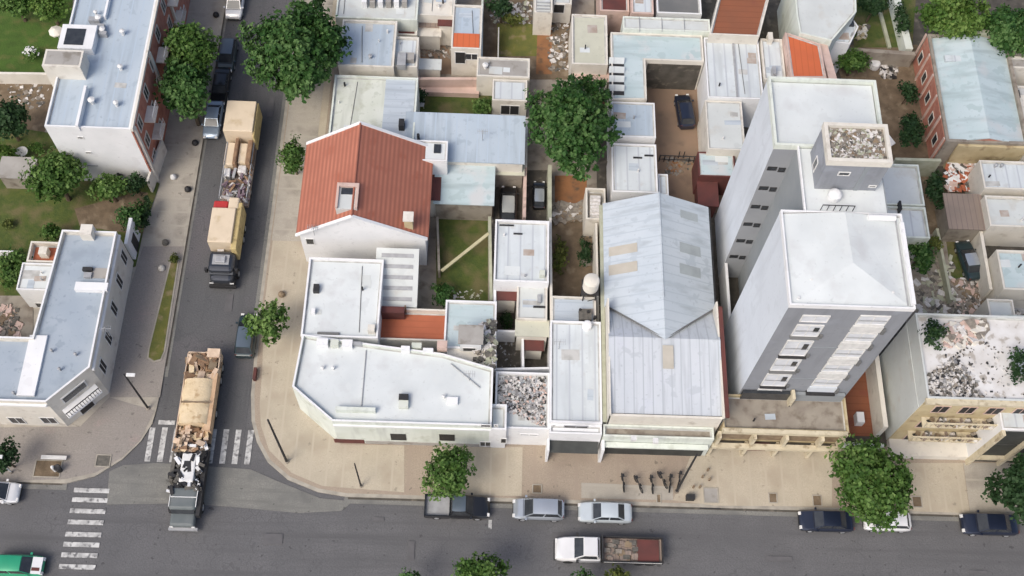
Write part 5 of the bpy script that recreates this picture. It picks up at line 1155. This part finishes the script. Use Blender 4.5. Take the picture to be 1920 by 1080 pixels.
    if kind == 'pickup':
        mb = MB()
        mb.box(-2.55, -.55, -.9, -.82, .64, 1.08).box(-2.55, -.55, .82, .9, .64, 1.08).box(-2.6, -2.52, -.88, .88, .64, 1.08).box(-.6, -.52, -.88, .88, .64, 1.1)
        f = mb.build('cargo_bed', paint, root); MB().box(-2.53, -.6, -.82, .82, .66, .70).build('bed_liner', M['steel'], f)
    root.location = (g.x, g.y, base); root.rotation_euler = (0, 0, heading); root.scale = (scale * 1.05,) * 3
    return root
P_silver = paintm('silver', (.46, .50, .54), .25, .5); P_pale = paintm('pale_silver', (.60, .66, .68), .25, .3); P_white = paintm('white', (.78, .78, .77)); P_black = paintm('black', (.012, .013, .016)); P_navy = paintm('navy', (.014, .02, .04))
P_teal = paintm('dark_teal', (.022, .045, .052)); P_blue = paintm('light_blue', (.36, .45, .55), .25, .3); P_green = paintm('green', (.02, .32, .16)); P_char = paintm('charcoal', (.03, .035, .045))
P_slate = paintm('slate', (.10, .13, .16)); P_cream = paintm('cream', (.70, .58, .36), .6, 0)
gk = 'cars parked along the main street kerb'; gs = 'cars parked along the side street'
car('pickup', 'black pickup with an empty bed parked under the small round tree', 857, 950, 0, P_black, name='pickup_truck', cat='pickup', z=.8, roofm=P_slate)
car('hatch', 'silver hatchback parked between the black pickup and the pale sedan', 1010, 954, PI, P_silver, group=gk, scale=1.02)
car('sedan', 'pale silver sedan parked directly above the white flatbed truck', 1135, 960, PI, P_pale, group=gk, scale=.97)
car('sedan', 'dark blue sedan parked at the left edge of the round street tree', 1550, 976, PI, P_navy, group=gk, scale=.98)
car('hatch', 'white hatchback half hidden under the round street tree', 1664, 976, PI, P_white, group=gk, scale=.94)
car('sedan', 'navy sedan parked at the far right under the dark tree', 1856, 982, PI, P_navy, group=gk, scale=1.02)
car('hatch', 'dark teal car parked beside the small kerb tree', 462, 628, PI / 2, P_teal, group=gs, scale=1.0, roofm=P_slate)
car('hatch', 'dark green car at the upper end of the row by the left street trees', 426, 102, -PI / 2, P_teal, group=gs, scale=.95, roofm=P_slate)
car('sedan', 'black car in the middle of the row by the left street trees', 413, 160, -PI / 2, P_black, group=gs, scale=.92)
car('sedan', 'light blue car parked beside the cream box of the trailer', 399, 222, -PI / 2, P_blue, group=gs, scale=.92)
car('hatch', 'white car at the very top of the side street', 441, 2, -PI / 2, P_white, group=gs)
car('hatch', 'white car cut by the left edge of the picture', -12, 922, 0, P_white, group=gk)
car('hatch', 'black hatchback alone in the brown courtyard', 1284, 208, PI / 2 + .1, P_navy, scale=.95, base=.12)
car('hatch', 'black car with a pale roof in the yard west of the pink wall', 953, 382, PI / 2, P_black, scale=.92, roofm=paintm('pale_roof', (.42, .43, .40)), base=.12)
car('hatch', 'smaller black car with a grey roof east of the pink wall', 1011, 364, PI / 2, P_black, scale=.72, roofm=P_silver, base=.12)
car('sedan', 'dark teal car with a pale roof in the right hand yard', 1817, 487, PI / 2 + .15, P_teal, scale=.9, roofm=P_silver, base=.12)
# green car with white and red nose
o = car('hatch', 'bright green car with a white and red bonnet at the lower left corner', 33, 1060, 0, P_green, name='green_car', scale=.98)
MB().obox((1.55, 0, .895), (.38, 0, -.05), (0, .66, 0), (0, 0, .04)).build('bonnet_panel', M['white_wall'], o); MB().obox((1.5, -.3, .935), (.3, 0, -.04), (0, .13, 0), (0, 0, .03)).build('bonnet_stripe', M['oxblood'], o)
# white flatbed truck moving along the main street
def flatbed():
    g = G(1140, 1032, .8); root = empty('flatbed_truck', (g.x, g.y, 0), 'white cab truck with a long brown open bed driving along the main street', 'truck', None, PI); root['_local'] = 1
    def sec(x, w_, zl, zt): return [(x, -w_ * .86, zl), (x, -w_, zl + .2), (x, -w_, zt - .15), (x, -w_ * .88, zt), (x, w_ * .88, zt), (x, w_, zt - .15), (x, w_, zl + .2), (x, w_ * .86, zl)]
    loft([sec(4.4, .68, .45, .9), sec(4.25, .88, .4, 1.05), sec(3.7, .98, .35, 1.2), (sec(2.75, 1.0, .35, 1.32)), sec(1.2, 1.0, .35, 1.34), sec(.7, .98, .35, 1.3)], P_white, 'body', root)
    mb = MB(); A = [(2.85, -.9, 1.28), (2.85, .9, 1.28), (.78, .9, 1.28), (.78, -.9, 1.28)]; B = [(2.1, -.78, 1.9), (2.1, .78, 1.9), (.95, .78, 1.9), (.95, -.78, 1.9)]
    mb.face(B)
    for k_ in range(4): mb.face([A[k_], A[(k_ + 1) % 4], B[(k_ + 1) % 4], B[k_]])
    mb.build('cabin', P_white, root)
    def gl(nm, ids, sh):
        q = [Vector(A[ids[0]]), Vector(A[ids[1]]), Vector(B[ids[1]]), Vector(B[ids[0]])]; c = sum(q, Vector()) / 4; nn = (q[1] - q[0]).cross(q[3] - q[0]).normalized()
        if nn.dot(c - Vector((1.8, 0, 1.5))) < 0: nn = -nn
        MB().face([c + (p - c) * sh + nn * .015 for p in q]).build(nm, M['glass'], root)
    gl('windshield', (0, 1), .93); gl('side_window', (1, 2), .84); gl('side_window', (3, 0), .84); gl('rear_window', (2, 3), .8)
    MB().box(1.0, 2.05, -.74, .74, 1.9, 1.95).build('roof', P_white, root)
    mb = MB().use(M['brown_roof']).box(-4.5, .55, -1.05, 1.05, .85, .98)
    mb.use(M['dark']).box(-4.5, .55, .98, 1.08, .85, 1.35).box(-4.5, .55, -1.08, -.98, .85, 1.35).box(-4.55, -4.42, -1.0, 1.0, .85, 1.35).box(.5, .6, -1.0, 1.0, .85, 1.9)
    mb.use(M['frame']).box(-4.4, .4, 1.08, 1.1, 1.2, 1.3); mb.use(M['steel']).box(-4.4, .4, -1.1, -1.08, .9, 1.0)
    mb.build('cargo_bed', parent=root)
    MB().box(-4.5, .6, -.5, .5, .5, .85).build('chassis', M['dark'], root)
    MB().box(-4.2, -2.4, -.9, .9, .98, 1.12).build('cargo_cover', M['oxblood'], root)
    wheels(root, (3.3, -2.6, -3.5), 1.0, .42, .26)
    for s in (-1, 1):
        MB().obox((4.3, s * .68, .85), (.1, 0, 0), (0, .16, 0), (0, 0, .1)).build('headlight', M['frame'], root)
        MB().obox((2.6, s * 1.12, 1.4), (.1, 0, 0), (0, .12, 0), (0, 0, .12)).build('mirror', M['dark'], root)
    MB().box(4.35, 4.5, -.85, .85, .4, .6).build('bumper', M['dark'], root)
    rnd = random.Random(3); mb = MB()
    for q in range(60):
        x, y = rnd.uniform(-2.3, .2), rnd.uniform(-.8, .8); s = rnd.uniform(.08, .28)
        mb.use(M[rnd.choice(['rubble', 'brown_roof', 'brown_roof', 'wood', 'rubble_dark'])]).obox((x, y, 1.0 + s * .3), (s, 0, 0), (0, s * .7, 0), (0, 0, s * .4))
    tag(mb.build('load', None, root), kind='stuff')
flatbed()
# trucks on the side street
def axles(root, ys, x0, x1, R=.48):
    for y in ys:
        for x, s in ((x0, 1), (x1, -1)):
            o = MB().tube((x, y, R), (x + s * .3, y, R), R, n=16).build('wheel', M['rubber'], root); MB().tube((x - s * .02, y, R), (x + s * .02, y, R), R * .55, n=12).build('rim', M['steel'], o)
def roundbox(name, x0, x1, y0, y1, z0, z1, r, m, parent):
    o = MB().box(x0, x1, y0, y1, z0, z1).build(name, m, parent); md = o.modifiers.new('b', 'BEVEL'); md.width = r; md.segments = 3; return o
boxm = mat('cargo_cream', (.68, .57, .42), (.60, .50, .36), .8, .7, dirt=(.48, .37, .22), dsc=.9, dth=(.58, .75)); ylw = mat('cargo_yellow', (.52, .41, .19), (.42, .33, .15), 1.5, .7, dirt=(.25, .18, .08), dsc=2)
tarp = mat('tarp', (.66, .54, .36), (.58, .46, .29), 1.2, .85, dirt=(.42, .30, .17), dsc=1.6, bump=.5); brn = mat('load_brown', (.30, .19, .11), (.18, .11, .07), 2, .9)
x0, x1 = -25.6, -23.0
root = empty('cargo_truck', (-24.3, 50, 0), 'dark nosed truck with a cream box body in the middle of the side street', 'truck')
roundbox('cab', x0 + .1, x1 - .15, 47.5, 49.6, .6, 2.45, .4, P_char, root)
f = MB().obox(((x0 + x1) / 2, 47.75, 2.05), (1.05, 0, 0), (0, .3, .3), (0, -.03, .03)).build('windshield', M['glass'], root)
roundbox('bonnet', x0 + .2, x1 - .25, 46.9, 47.9, .5, 1.7, .4, P_char, root)
MB().box(x0 + .5, x1 - .6, 48.1, 49.1, 2.43, 2.5).build('roof_panel', M['steel'], root)
roundbox('wind_deflector', x0 + .75, x1 - .9, 48.2, 48.9, 2.5, 2.75, .1, M['steel'], root)
MB().box(x0 + .1, x1 - .1, 46.7, 46.95, .35, .8).build('bumper', M['dark'], root)
for x in (x0 + .35, x1 - .4): MB().box(x - .18, x + .18, 46.85, 46.92, .85, 1.1).build('headlight', M['frame'], root)
for x in (x0 - .1, x1 + .05): MB().box(x - .12, x + .12, 47.7, 47.95, 1.5, 2.1).build('mirror', M['dark'], root)
roundbox('cargo_box', x0, x1 - .45, 49.9, 53.5, 1.0, 3.4, .06, boxm, root)
roundbox('side_panel', x1 - .5, x1 + .02, 49.4, 54.3, .95, 3.1, .08, ylw, root)
MB().box(x0 + .05, x1 - .5, 49.3, 49.88, .95, 1.6).build('front_deck', M['dark'], root)
mb = MB()
for q in range(26):
    s = random.uniform(.1, .3); mb.use(random.choice([M['rubble_white'], M['rubble_dark'], M['steel'], M['dark']])).obox((random.uniform(x0 + .3, x1 - .8), random.uniform(49.3, 49.75), 1.7 + random.uniform(-.1, .2)), (s, 0, 0), (0, s * .6, .05), (0, 0, s * .4))
tag(mb.build('load', None, root), kind='stuff')
roundbox('roof_cover', x0 - .05, x0 + 1.3, 53.6, 54.5, 1.2, 3.0, .15, mat('red_cover', (.50, .04, .04), (.35, .03, .03), 2, .6), root)
roundbox('roof_cover', x0 + 1.35, x1 - .3, 53.6, 54.8, 1.0, 3.2, .15, boxm, root)
MB().box(x0 + .2, x1 - .2, 46.8, 54.8, .55, 1.0).build('chassis', M['dark'], root)
axles(root, (48.2, 51.8, 53.0), x0 + .02, x1 - .02)
root = empty('cargo_trailer', (-24.3, 60, 0), 'long trailer with a cream box behind the dark nosed truck', 'trailer')
MB().box(x0 + .1, x1 + .1, 55.1, 65.6, .8, 1.1).build('deck', M['brown_roof'], root)
roundbox('cargo_box', x0 - .15, x1 + .05, 61.9, 65.4, 1.1, 3.5, .07, boxm, root)
roundbox('side_panel', x1 + .05, x1 + .22, 61.5, 65.4, .9, 3.2, .05, ylw, root)
for i, (xa, xb, ya, yc, z, m) in enumerate(((x0, x0 + .9, 59.0, 61.5, 2.1, boxm), (x0 + .95, x0 + 1.3, 58.8, 61.7, 2.6, brn), (x0 + 1.35, x0 + 2.1, 59.2, 61.4, 2.2, boxm), (x0 + 2.15, x1, 58.9, 61.6, 2.5, brn), (x0 + .1, x0 + .7, 57.9, 58.8, 1.8, M['frame']), (x0 + 1.4, x0 + 2.2, 58.3, 59.1, 1.9, M['rubble_white']))):
    roundbox('crate', xa, xb, ya, yc, 1.1, z, .08, m, root)
mb = MB(); pur = mat('scrap_plum', (.12, .07, .10), (.2, .16, .18), 3, .7)
for q in range(90):
    s = random.uniform(.1, .5); a = random.uniform(0, PI); mb.use(random.choice([pur, pur, M['steel'], M['rubble_dark'], M['rubble_white'], brn])).obox((random.uniform(x0 + .2, x1 - .1), random.uniform(55.3, 58.6), 1.2 + random.uniform(0, .5)), Vector((math.cos(a), math.sin(a), .2)) * s, Vector((-math.sin(a), math.cos(a), 0)) * s * .25, (0, 0, s * .2))
tag(mb.build('load', None, root), kind='stuff')
mb = MB()
for y in (55.3, 56.6, 57.9, 59.2): mb.box(x0 + .08, x0 + .16, y, y + .08, 1.1, 2.2).box(x1 + .02, x1 + .1, y, y + .08, 1.1, 2.2)
mb.box(x0 + .08, x0 + .16, 55.2, 61.5, 2.1, 2.2).box(x1 + .02, x1 + .1, 55.2, 61.5, 2.1, 2.2); mb.build('side_rail', M['steel'], root)
axles(root, (57.0, 62.8, 64.0), x0 + .1, x1)
x0, x1 = -26.2, -23.2
root = empty('loaded_truck', (-24.7, 33, 0), 'long truck with tan tarpaulin load and black and white parts crossing the crosswalk', 'truck')
MB().box(x0 + .3, x1 - .1, 25.6, 39.3, .6, 1.0).build('chassis', M['dark'], root)
MB().box(x0 + .1, x1, 31.6, 39.5, 1.0, 1.2).build('deck', M['wood'], root)
# tarpaulin: rippled cover with rounded shoulders
secs = []; rnd = random.Random(5)
for q in range(13):
    y = 32.9 + q * .34; j = rnd.uniform(-.05, .05); dx = .05 * math.sin(q * 1.3)
    secs.append([(x0 + .2 + dx, y, 1.2), (x0 + .15 + dx, y, 2.0 + j), (x0 + .5, y, 2.4 + j), (x0 + 1.4, y, 2.62 - j), (x1 - .9, y, 2.6 + j), (x1 - .35, y, 2.35 + j), (x1 - .1, y, 1.9), (x1 - .1, y, 1.2)])
loft(secs, tarp, 'tarpaulin', root)
MB().box(x1 - .5, x1 + .02, 32.4, 37.6, 1.2, 2.3).build('side_panel', mat('plank_tan', (.58, .41, .26), (.46, .30, .18), 1.5, .85), root)
MB().box(x0 + .3, x1 - .3, 34.7, 34.82, 2.5, 2.66).build('strap', M['wood'], root)
pk = mat('load_tan', (.64, .51, .38), (.48, .35, .25), 1.8, .85)
for nm_, (ya, yb4), nn_, sd_ in (('load', (37.2, 39.5), 90, 21), ('load', (30.6, 32.8), 70, 22)):
    mb = MB(); rnd = random.Random(sd_)
    for q in range(nn_):
        s = rnd.uniform(.12, .55); a = rnd.choice((0, PI / 2)) + rnd.gauss(0, .25); tl = rnd.gauss(0, .2)
        mb.use(rnd.choice([pk, pk, tarp, brn, pk, M['wood']])).obox((rnd.uniform(x0 + .35, x1 - .3), rnd.uniform(ya, yb4), 1.35 + rnd.uniform(0, .85)), Vector((math.cos(a), math.sin(a), tl)) * s, Vector((-math.sin(a), math.cos(a), rnd.gauss(0, .2))) * s * rnd.uniform(.2, .7), (0, 0, s * rnd.uniform(.1, .4)))
    tag(mb.build(nm_, None, root), kind='stuff')
MB().box(x0 + .1, x0 + .18, 31.7, 39.5, 1.2, 2.1).build('side_board', pk, root); MB().box(x1 - .08, x1, 37.6, 39.6, 1.2, 2.2).build('side_board', pk, root); MB().box(x0 + .18, x1 - .1, 39.5, 39.58, 1.2, 2.2).build('tail_board', pk, root)
mb = MB(); rnd = random.Random(11)
for q in range(300):
    s = rnd.uniform(.08, .40); a = rnd.uniform(0, PI); mb.use(rnd.choice([M['dark'], M['dark'], M['dark'], M['frame'], M['white_wall'], M['rubble_dark'], M['rubber']])).obox((rnd.uniform(x0 + .3, x1 - .2), rnd.uniform(27.0, 31.3), 1.35 + rnd.uniform(-.2, .75)), Vector((math.cos(a), math.sin(a), rnd.uniform(-.3, .5))) * s, Vector((-math.sin(a), math.cos(a), 0)) * s * .4, (0, 0, s * .25))
tag(mb.build('load', None, root), kind='stuff')
f = roundbox('engine_cover', x0 + 1.0, x0 + 2.2, 27.9, 30.4, 1.0, 2.1, .1, M['frame'], root); MB().box(x0 + 1.25, x0 + 1.8, 29.2, 29.7, 2.1, 2.13).build('grille', M['dark'], f)
cg = mat('cab_grey', (.115, .135, .135), (.15, .165, .165), 1, .45, obj=False)
roundbox('cab', x0 + .45, x1 - .3, 25.6, 27.5, .6, 2.0, .25, cg, root)
roundbox('bonnet', x0 + .55, x1 - .4, 24.4, 25.9, .6, 1.3, .22, cg, root)
f = MB().obox(((x0 + x1) / 2 + .1, 25.55, 1.65), (.95, 0, 0), (0, .14, .25), (0, .03, .02)).build('windshield', M['glass'], root)
MB().box(x0 + .4, x1 - .2, 24.2, 24.42, .4, .7).build('bumper', M['steel'], root)
mb = MB()
for x in (x0 + .5, x1 - .3): mb.box(x - .03, x + .03, 25.8, 27.4, 2.0, 2.06)
mb.box(x0 + .5, x1 - .3, 26.6, 26.66, 2.0, 2.06); mb.build('roof_rack', M['frame'], root)
for x in (x0 + .7, x1 - .5): MB().box(x - .14, x + .14, 24.34, 24.42, .85, 1.05).build('headlight', M['frame'], root)
MB().box(x0 + .1, x0 + .42, 28.0, 32.0, .9, 1.8).build('fender', M['rubble_dark'], root); MB().box(x1 - .3, x1 + .02, 25.2, 31.0, .9, 1.7).build('fender', M['dark'], root)
axles(root, (26.2, 34.5, 37.6, 38.8), x0 + .2, x1 - .05, .5)

# ================================================================ TREES
def leafmat(name, a, b, c):
    m = bpy.data.materials.new(name); m.use_nodes = True; t = m.node_tree; N = t.nodes; L = t.links; p = N['Principled BSDF']
    p.inputs['Roughness'].default_value = .6; p.inputs['Specular IOR Level'].default_value = .25
    g = N.new('ShaderNodeAttribute'); g.attribute_name = 'tint'; r = N.new('ShaderNodeValToRGB'); L.new(g.outputs['Fac'], r.inputs[0])
    e = r.color_ramp.elements; e[0].color = (*a, 1); e[0].position = .05; e[1].color = (*c, 1); e[1].position = .95; k = e.new(.5); k.color = (*b, 1)
    L.new(r.outputs[0], p.inputs['Base Color'])
    tr = N.new('ShaderNodeBsdfTranslucent'); L.new(r.outputs[0], tr.inputs[0]); mx = N.new('ShaderNodeMixShader'); mx.inputs[0].default_value = .22
    L.new(p.outputs[0], mx.inputs[1]); L.new(tr.outputs[0], mx.inputs[2]); L.new(mx.outputs[0], N['Material Output'].inputs[0]); return m
LM = dict(deep=leafmat('leaf_deep', (.018, .055, .014), (.036, .100, .020), (.14, .24, .08)),
          mid=leafmat('leaf_mid', (.030, .075, .014), (.058, .125, .022), (.18, .28, .08)),
          bright=leafmat('leaf_bright', (.028, .068, .011), (.068, .14, .022), (.19, .28, .07)),
          dark=leafmat('leaf_dark', (.010, .032, .010), (.022, .055, .018), (.05, .10, .035)),
          olive=leafmat('leaf_olive', (.045, .06, .012), (.09, .12, .025), (.19, .20, .06)))
def crown(name, parent, c, rx, ry, rz, n_cl, n_lf, ls, m, seed, spiky=0.0, lobes=7):
    """leaves in tufts, tufts on boughs, boughs spread unevenly through the crown"""
    rnd = random.Random(seed); vs, fs, ti = [], [], []
    nb = max(5, min(16, int(4 + 3.2 * (rx + ry) / 2))); boughs = [(Vector((0, 0, .05)), .62, .5)]
    for q in range(nb):
        a = 2 * PI * q / nb + rnd.uniform(-.35, .35); el = rnd.choice((0, .12, .45, .75)) * PI / 2 * rnd.uniform(.6, 1.1)
        rr = rnd.uniform(.50, .74); d = Vector((math.cos(a) * math.cos(el), math.sin(a) * math.cos(el), math.sin(el)))
        boughs.append((d * rr, rnd.uniform(.26, .46), rnd.uniform(.15, .85)))
    wts = [b_[1] ** 2 for b_ in boughs]; tot = sum(wts)
    for (bo, br, bt), wt in zip(boughs, wts):
        for q in range(max(4, int(n_cl * wt / tot * 1.15))):
            d = Vector((rnd.gauss(0, 1), rnd.gauss(0, 1), rnd.gauss(.15, 1))).normalized()
            u = bo + d * br * rnd.uniform(.35, 1.08) ** .6
            cc = Vector((u.x * rx, u.y * ry, u.z * rz)) + c
            if cc.z < parent.location.z + .25: cc.z = parent.location.z + .25 + rnd.uniform(0, .3)
            cr = rnd.uniform(.5, 1.35) * ls * 2.2; base = min(1, max(0, bt * .45 + rnd.uniform(0, .42)))
            od = (bo + d * br); od = od.normalized() if od.length > .01 else Vector((0, 0, 1)); up = Vector((od.x, od.y, od.z + .45)).normalized()
            for j in range(n_lf):
                o = Vector((rnd.gauss(0, 1), rnd.gauss(0, 1), rnd.gauss(0, .8))).normalized() * cr * rnd.uniform(.15, 1) ** .6
                if spiky: o = o * .7 + od * cr * spiky * rnd.uniform(0, 2.0)
                p = cc + o; nn = (up + Vector((rnd.gauss(0, .65), rnd.gauss(0, .65), rnd.gauss(0, .4)))).normalized()
                a = rnd.uniform(0, 2 * PI); x = nn.orthogonal().normalized(); y = nn.cross(x); x, y = x * math.cos(a) + y * math.sin(a), y * math.cos(a) - x * math.sin(a)
                s = ls * rnd.uniform(.55, 1.65); i = len(vs); w_ = s * .42
                vs += [p - x * s * .55, p + y * w_, p + x * s * .6 - nn * s * .12, p - y * w_]
                fs.append((i, i + 1, i + 2, i + 3)); ti.append(min(1, max(0, base + rnd.uniform(-.05, .28))))
    off = parent.location
    me = bpy.data.meshes.new(name); me.from_pydata([tuple(v - off) for v in vs], [], fs); me.materials.append(m)
    at = me.attributes.new('tint', 'FLOAT', 'FACE'); at.data.foreach_set('value', ti); me.update()
    o = bpy.data.objects.new(name, me); C.objects.link(o); o.parent = parent; return o
SEED = [100]
def tree(label, px, py, rpx, rpy, z, m='mid', dens=1.0, ls=.24, name='tree', cat='tree', group=None, gz=.12, spiky=.0, rz=None, trunk=True):
    """px, py: crown centre in the photo, rpx: half width, rpy: half height in photo pixels, z: height of the crown centre"""
    SEED[0] += 1; c = G(px, py, z); s = F / (H - z) / 1.08
    rx = rpx / s; ry = rpy / s * 1.04
    rz = rz or min(z - gz - .1, (rx + ry) / 2 * .8)
    root = empty(name, (c.x, c.y, gz), label, cat, group)
    vol = (rx * ry + rx * rz + ry * rz) / 3
    n = int(max(16, 44 * vol * dens)); n = min(n, 1100)
    crown('crown', root, c, rx, ry, rz, n, 16, ls, LM[m], SEED[0], spiky)
    if trunk:
        rnd = random.Random(SEED[0]); mb = MB(); top = c.z - rz * .35; tr = max(.06, min(.32, rx * .09))
        p0 = Vector((c.x, c.y, gz - .02)); p1 = Vector((c.x + rnd.uniform(-.1, .1), c.y + rnd.uniform(-.1, .1), (gz + top) / 2 + .1)); p2 = Vector((c.x, c.y, top))
        mb.tube(p0, p1, tr, tr * .8).tube(p1, p2, tr * .8, tr * .6)
        for k in range(6):
            a = k * PI / 3 + rnd.uniform(-.3, .3); q = p2 + Vector((math.cos(a) * rx * .6, math.sin(a) * ry * .6, rz * rnd.uniform(.2, .6))); mb.tube(p1.lerp(p2, rnd.uniform(.4, 1)), q, tr * .42, tr * .12, 6)
        mb.build('trunk', M['trunk'], root)
    return root
tree('big broad green street tree at the top of the side street', 557, 102, 104, 112, 6.5, 'deep', .95, .30, spiky=.35, name='street_tree')
tree('upper dense tree by the parked cars left of the side street', 354, 92, 64, 60, 6.0, 'mid', 1.0, .28, name='street_tree')
tree('lower dense tree by the parked cars left of the side street', 350, 172, 58, 64, 5.5, 'deep', 1.0, .28, name='street_tree')
tree('small dark round tree by the red gabled house', 549, 294, 29, 42, 3.2, 'mid', 1.2, .2, name='street_tree')
tree('small ragged kerb tree beside the dark teal car', 505, 607, 36, 40, 3.4, 'mid', .95, .24, spiky=.5, name='street_tree')
tree('small round tree above the black pickup', 840, 884, 50, 52, 3.8, 'mid', 1.0, .22, name='street_tree')
tree('big deep green tree in the middle of the block', 1078, 236, 98, 110, 6.0, 'deep', 1.0, .28, spiky=.25, name='tree')
tree('full round street tree on the pavement right of the tower', 1628, 906, 84, 76, 5.0, 'mid', 1.0, .27, name='street_tree')
tree('dark tree cut by the right edge of the pavement', 1930, 915, 72, 66, 4.6, 'dark', 1.0, .26, name='street_tree')
tree('dark tree top at the middle of the bottom edge', 902, 1078, 54, 34, 4.0, 'mid', 1.0, .22, name='street_tree')
tree('tip of a small tree at the bottom edge left of the larger one', 770, 1088, 22, 16, 3.4, 'deep', 1.0, .2, name='street_tree')
tree('tip of a small tree at the bottom edge under the white truck', 1096, 1092, 24, 18, 2.6, 'deep', 1.0, .2, name='street_tree')
tree('pale flowering shrub at the bottom edge right of the small tree tip', 1160, 1080, 22, 12, 2.2, 'olive', .6, .2, name='shrub', cat='shrub')
tree('large bright tree behind the long house at upper right', 1790, 40, 82, 55, 5.0, 'bright', 1.0, .28)
tree('dark leafy tree in the upper right corner', 1890, 60, 62, 62, 5.0, 'deep', 1.0, .28)
tree('dark hedge tree at the top of the upper right garden', 1640, 8, 34, 26, 3.0, 'dark', 1.0, .24)
tree('dark shrub between the two pale garden walls at upper right', 1690, 40, 12, 50, 1.8, 'dark', .9, .2, name='shrub', cat='shrub')
tree('round bush behind the rear wall of the tower', 1600, 116, 38, 30, 2.4, 'mid', 1.2, .2, name='bush', cat='bush')
tree('dark thicket east of the tower below the bare yard', 1706, 245, 26, 46, 2.4, 'dark', 1.1, .22, name='shrub', cat='shrub')
tree('thin dark shrub beside the brick side of the long house', 1702, 175, 20, 30, 2.0, 'dark', .9, .2, name='shrub', cat='shrub')
tree('dark green shrub south of the cream linking wall', 1752, 350, 20, 44, 2.2, 'dark', 1.0, .2, name='shrub', cat='shrub')
tree('dark bush against the tower east parapet', 1726, 478, 30, 38, 2.4, 'deep', 1.1, .22, name='bush', cat='bush')
tree('pale mossy bush near the tower east wall', 1752, 455, 14, 14, 1.2, 'olive', 1.0, .18, name='bush', cat='bush')
tree('dark weeds bush growing between rubble and the white debris roof', 1752, 625, 24, 34, 11.0, 'dark', .9, .18, name='bush', cat='bush', gz=10.2, rz=.6, trunk=False)
tree('dark weeds at the right edge of the debris roof', 1908, 680, 22, 40, 11.0, 'dark', .8, .18, name='bush', cat='bush', gz=10.2, rz=.6, trunk=False)
# west gardens
tree('tall bright hedge tree at the top left corner', 92, 12, 44, 40, 3.0, 'bright', 1.0, .24)
tree('dark tree at the top edge of the left lawn', 30, 5, 46, 32, 3.0, 'mid', 1.0, .24)
tree('large dark tree at the left edge below the dirt yard', 12, 225, 44, 42, 3.6, 'dark', 1.1, .26)
tree('leafy tree touching the white south wall of the brick building', 104, 332, 62, 52, 4.2, 'mid', 1.1, .26)
tree('low bushy tree right of the leafy garden tree', 206, 354, 44, 30, 2.4, 'mid', 1.2, .22)
tree('small dark conifer at the south corner of the brick building', 255, 345, 22, 24, 2.2, 'dark', 1.2, .18)
tree('shrub beside the north wall of the slate blue house', 98, 436, 18, 18, 1.6, 'mid', 1.2, .2, name='shrub', cat='shrub')
tree('climbing shrub at the gate of the slate blue house', 246, 408, 26, 34, 2.0, 'deep', 1.0, .2, name='shrub', cat='shrub')
tree('loose leafy shrub at the far left beside the white shed', 32, 500, 36, 44, 2.4, 'mid', .9, .22, name='shrub', cat='shrub')
tree('white flowering shrub on the left lawn', 58, 100, 17, 14, .9, 'mid', 1.1, .16, name='flowering_shrub', cat='shrub')
tree('bright half round shrub at the left edge beside the satellite dish', 6, 286, 26, 20, 1.8, 'bright', 1.2, .18, name='shrub', cat='shrub')
tree('row of low shrubs near the satellite dish', 70, 278, 22, 10, .9, 'mid', 1.0, .16, name='shrub', cat='shrub')
tree('tiny round shrub on the open left lawn', 16, 420, 10, 8, .6, 'olive', 1.0, .14, name='shrub', cat='shrub')
tree('dark hedge along the street wall of the left garden', 272, 395, 10, 38, 1.4, 'dark', 1.0, .18, name='hedge', cat='hedge')
tree('dark left border shrub at the bottom left corner house', 8, 858, 26, 36, 2.6, 'dark', .9, .2, name='shrub', cat='shrub')
tree('clump of dry grass at the top of the verge', 326, 484, 7, 10, .6, 'olive', 1.0, .12, name='shrub', cat='shrub', gz=.2, trunk=False)
# centre gardens
tree('round dark bush on the south end of the small lawn', 829, 554, 20, 26, 1.8, 'deep', 1.3, .18, name='bush', cat='bush')
tree('shrub on the grass beside the white porch roof', 904, 200, 26, 20, 1.6, 'mid', 1.1, .2, name='shrub', cat='shrub')
tree('dark shrub at the west end of the grassy garden', 786, 180, 14, 16, 1.4, 'dark', 1.0, .18, name='shrub', cat='shrub')
tree('dark trees at the top of the fenced garden', 940, 14, 34, 22, 2.6, 'dark', .8, .22)
tree('dry shrub along the north fence of the grass plot', 960, 38, 30, 10, 1.2, 'olive', .7, .2, name='shrub', cat='shrub')
tree('small green tree top beyond the street tree at the top', 598, 2, 16, 18, 3.0, 'dark', 1.0, .2)
tree('weedy shrub in the dark yard west of the water tower', 1050, 480, 14, 46, 1.2, 'olive', .7, .18, name='shrub', cat='shrub')
tree('sparse vines on the east side of the dark yard', 1096, 470, 12, 34, 1.2, 'dark', .6, .16, name='shrub', cat='shrub')
tree('small bush in the narrow dark court', 950, 600, 12, 16, .9, 'dark', .8, .15, name='bush', cat='bush')
# white flowers on the shrub of the left lawn
for o in [o for o in C.objects if o.name.startswith('flowering_shrub')]:
    if o.get('label', '').startswith('white flowering'):
        rnd = random.Random(2); mb = MB()
        for q in range(46):
            x, y = rnd.gauss(0, .33), rnd.gauss(0, .28); p = o.location + Vector((x, y, 1.3 - (x * x + y * y) * .8 + rnd.uniform(0, .15)))
            mb.obox(p, (.07, .02, 0), (-.02, .07, 0), (0, 0, .03))
        mb.build('flowers', M['frame'], o)
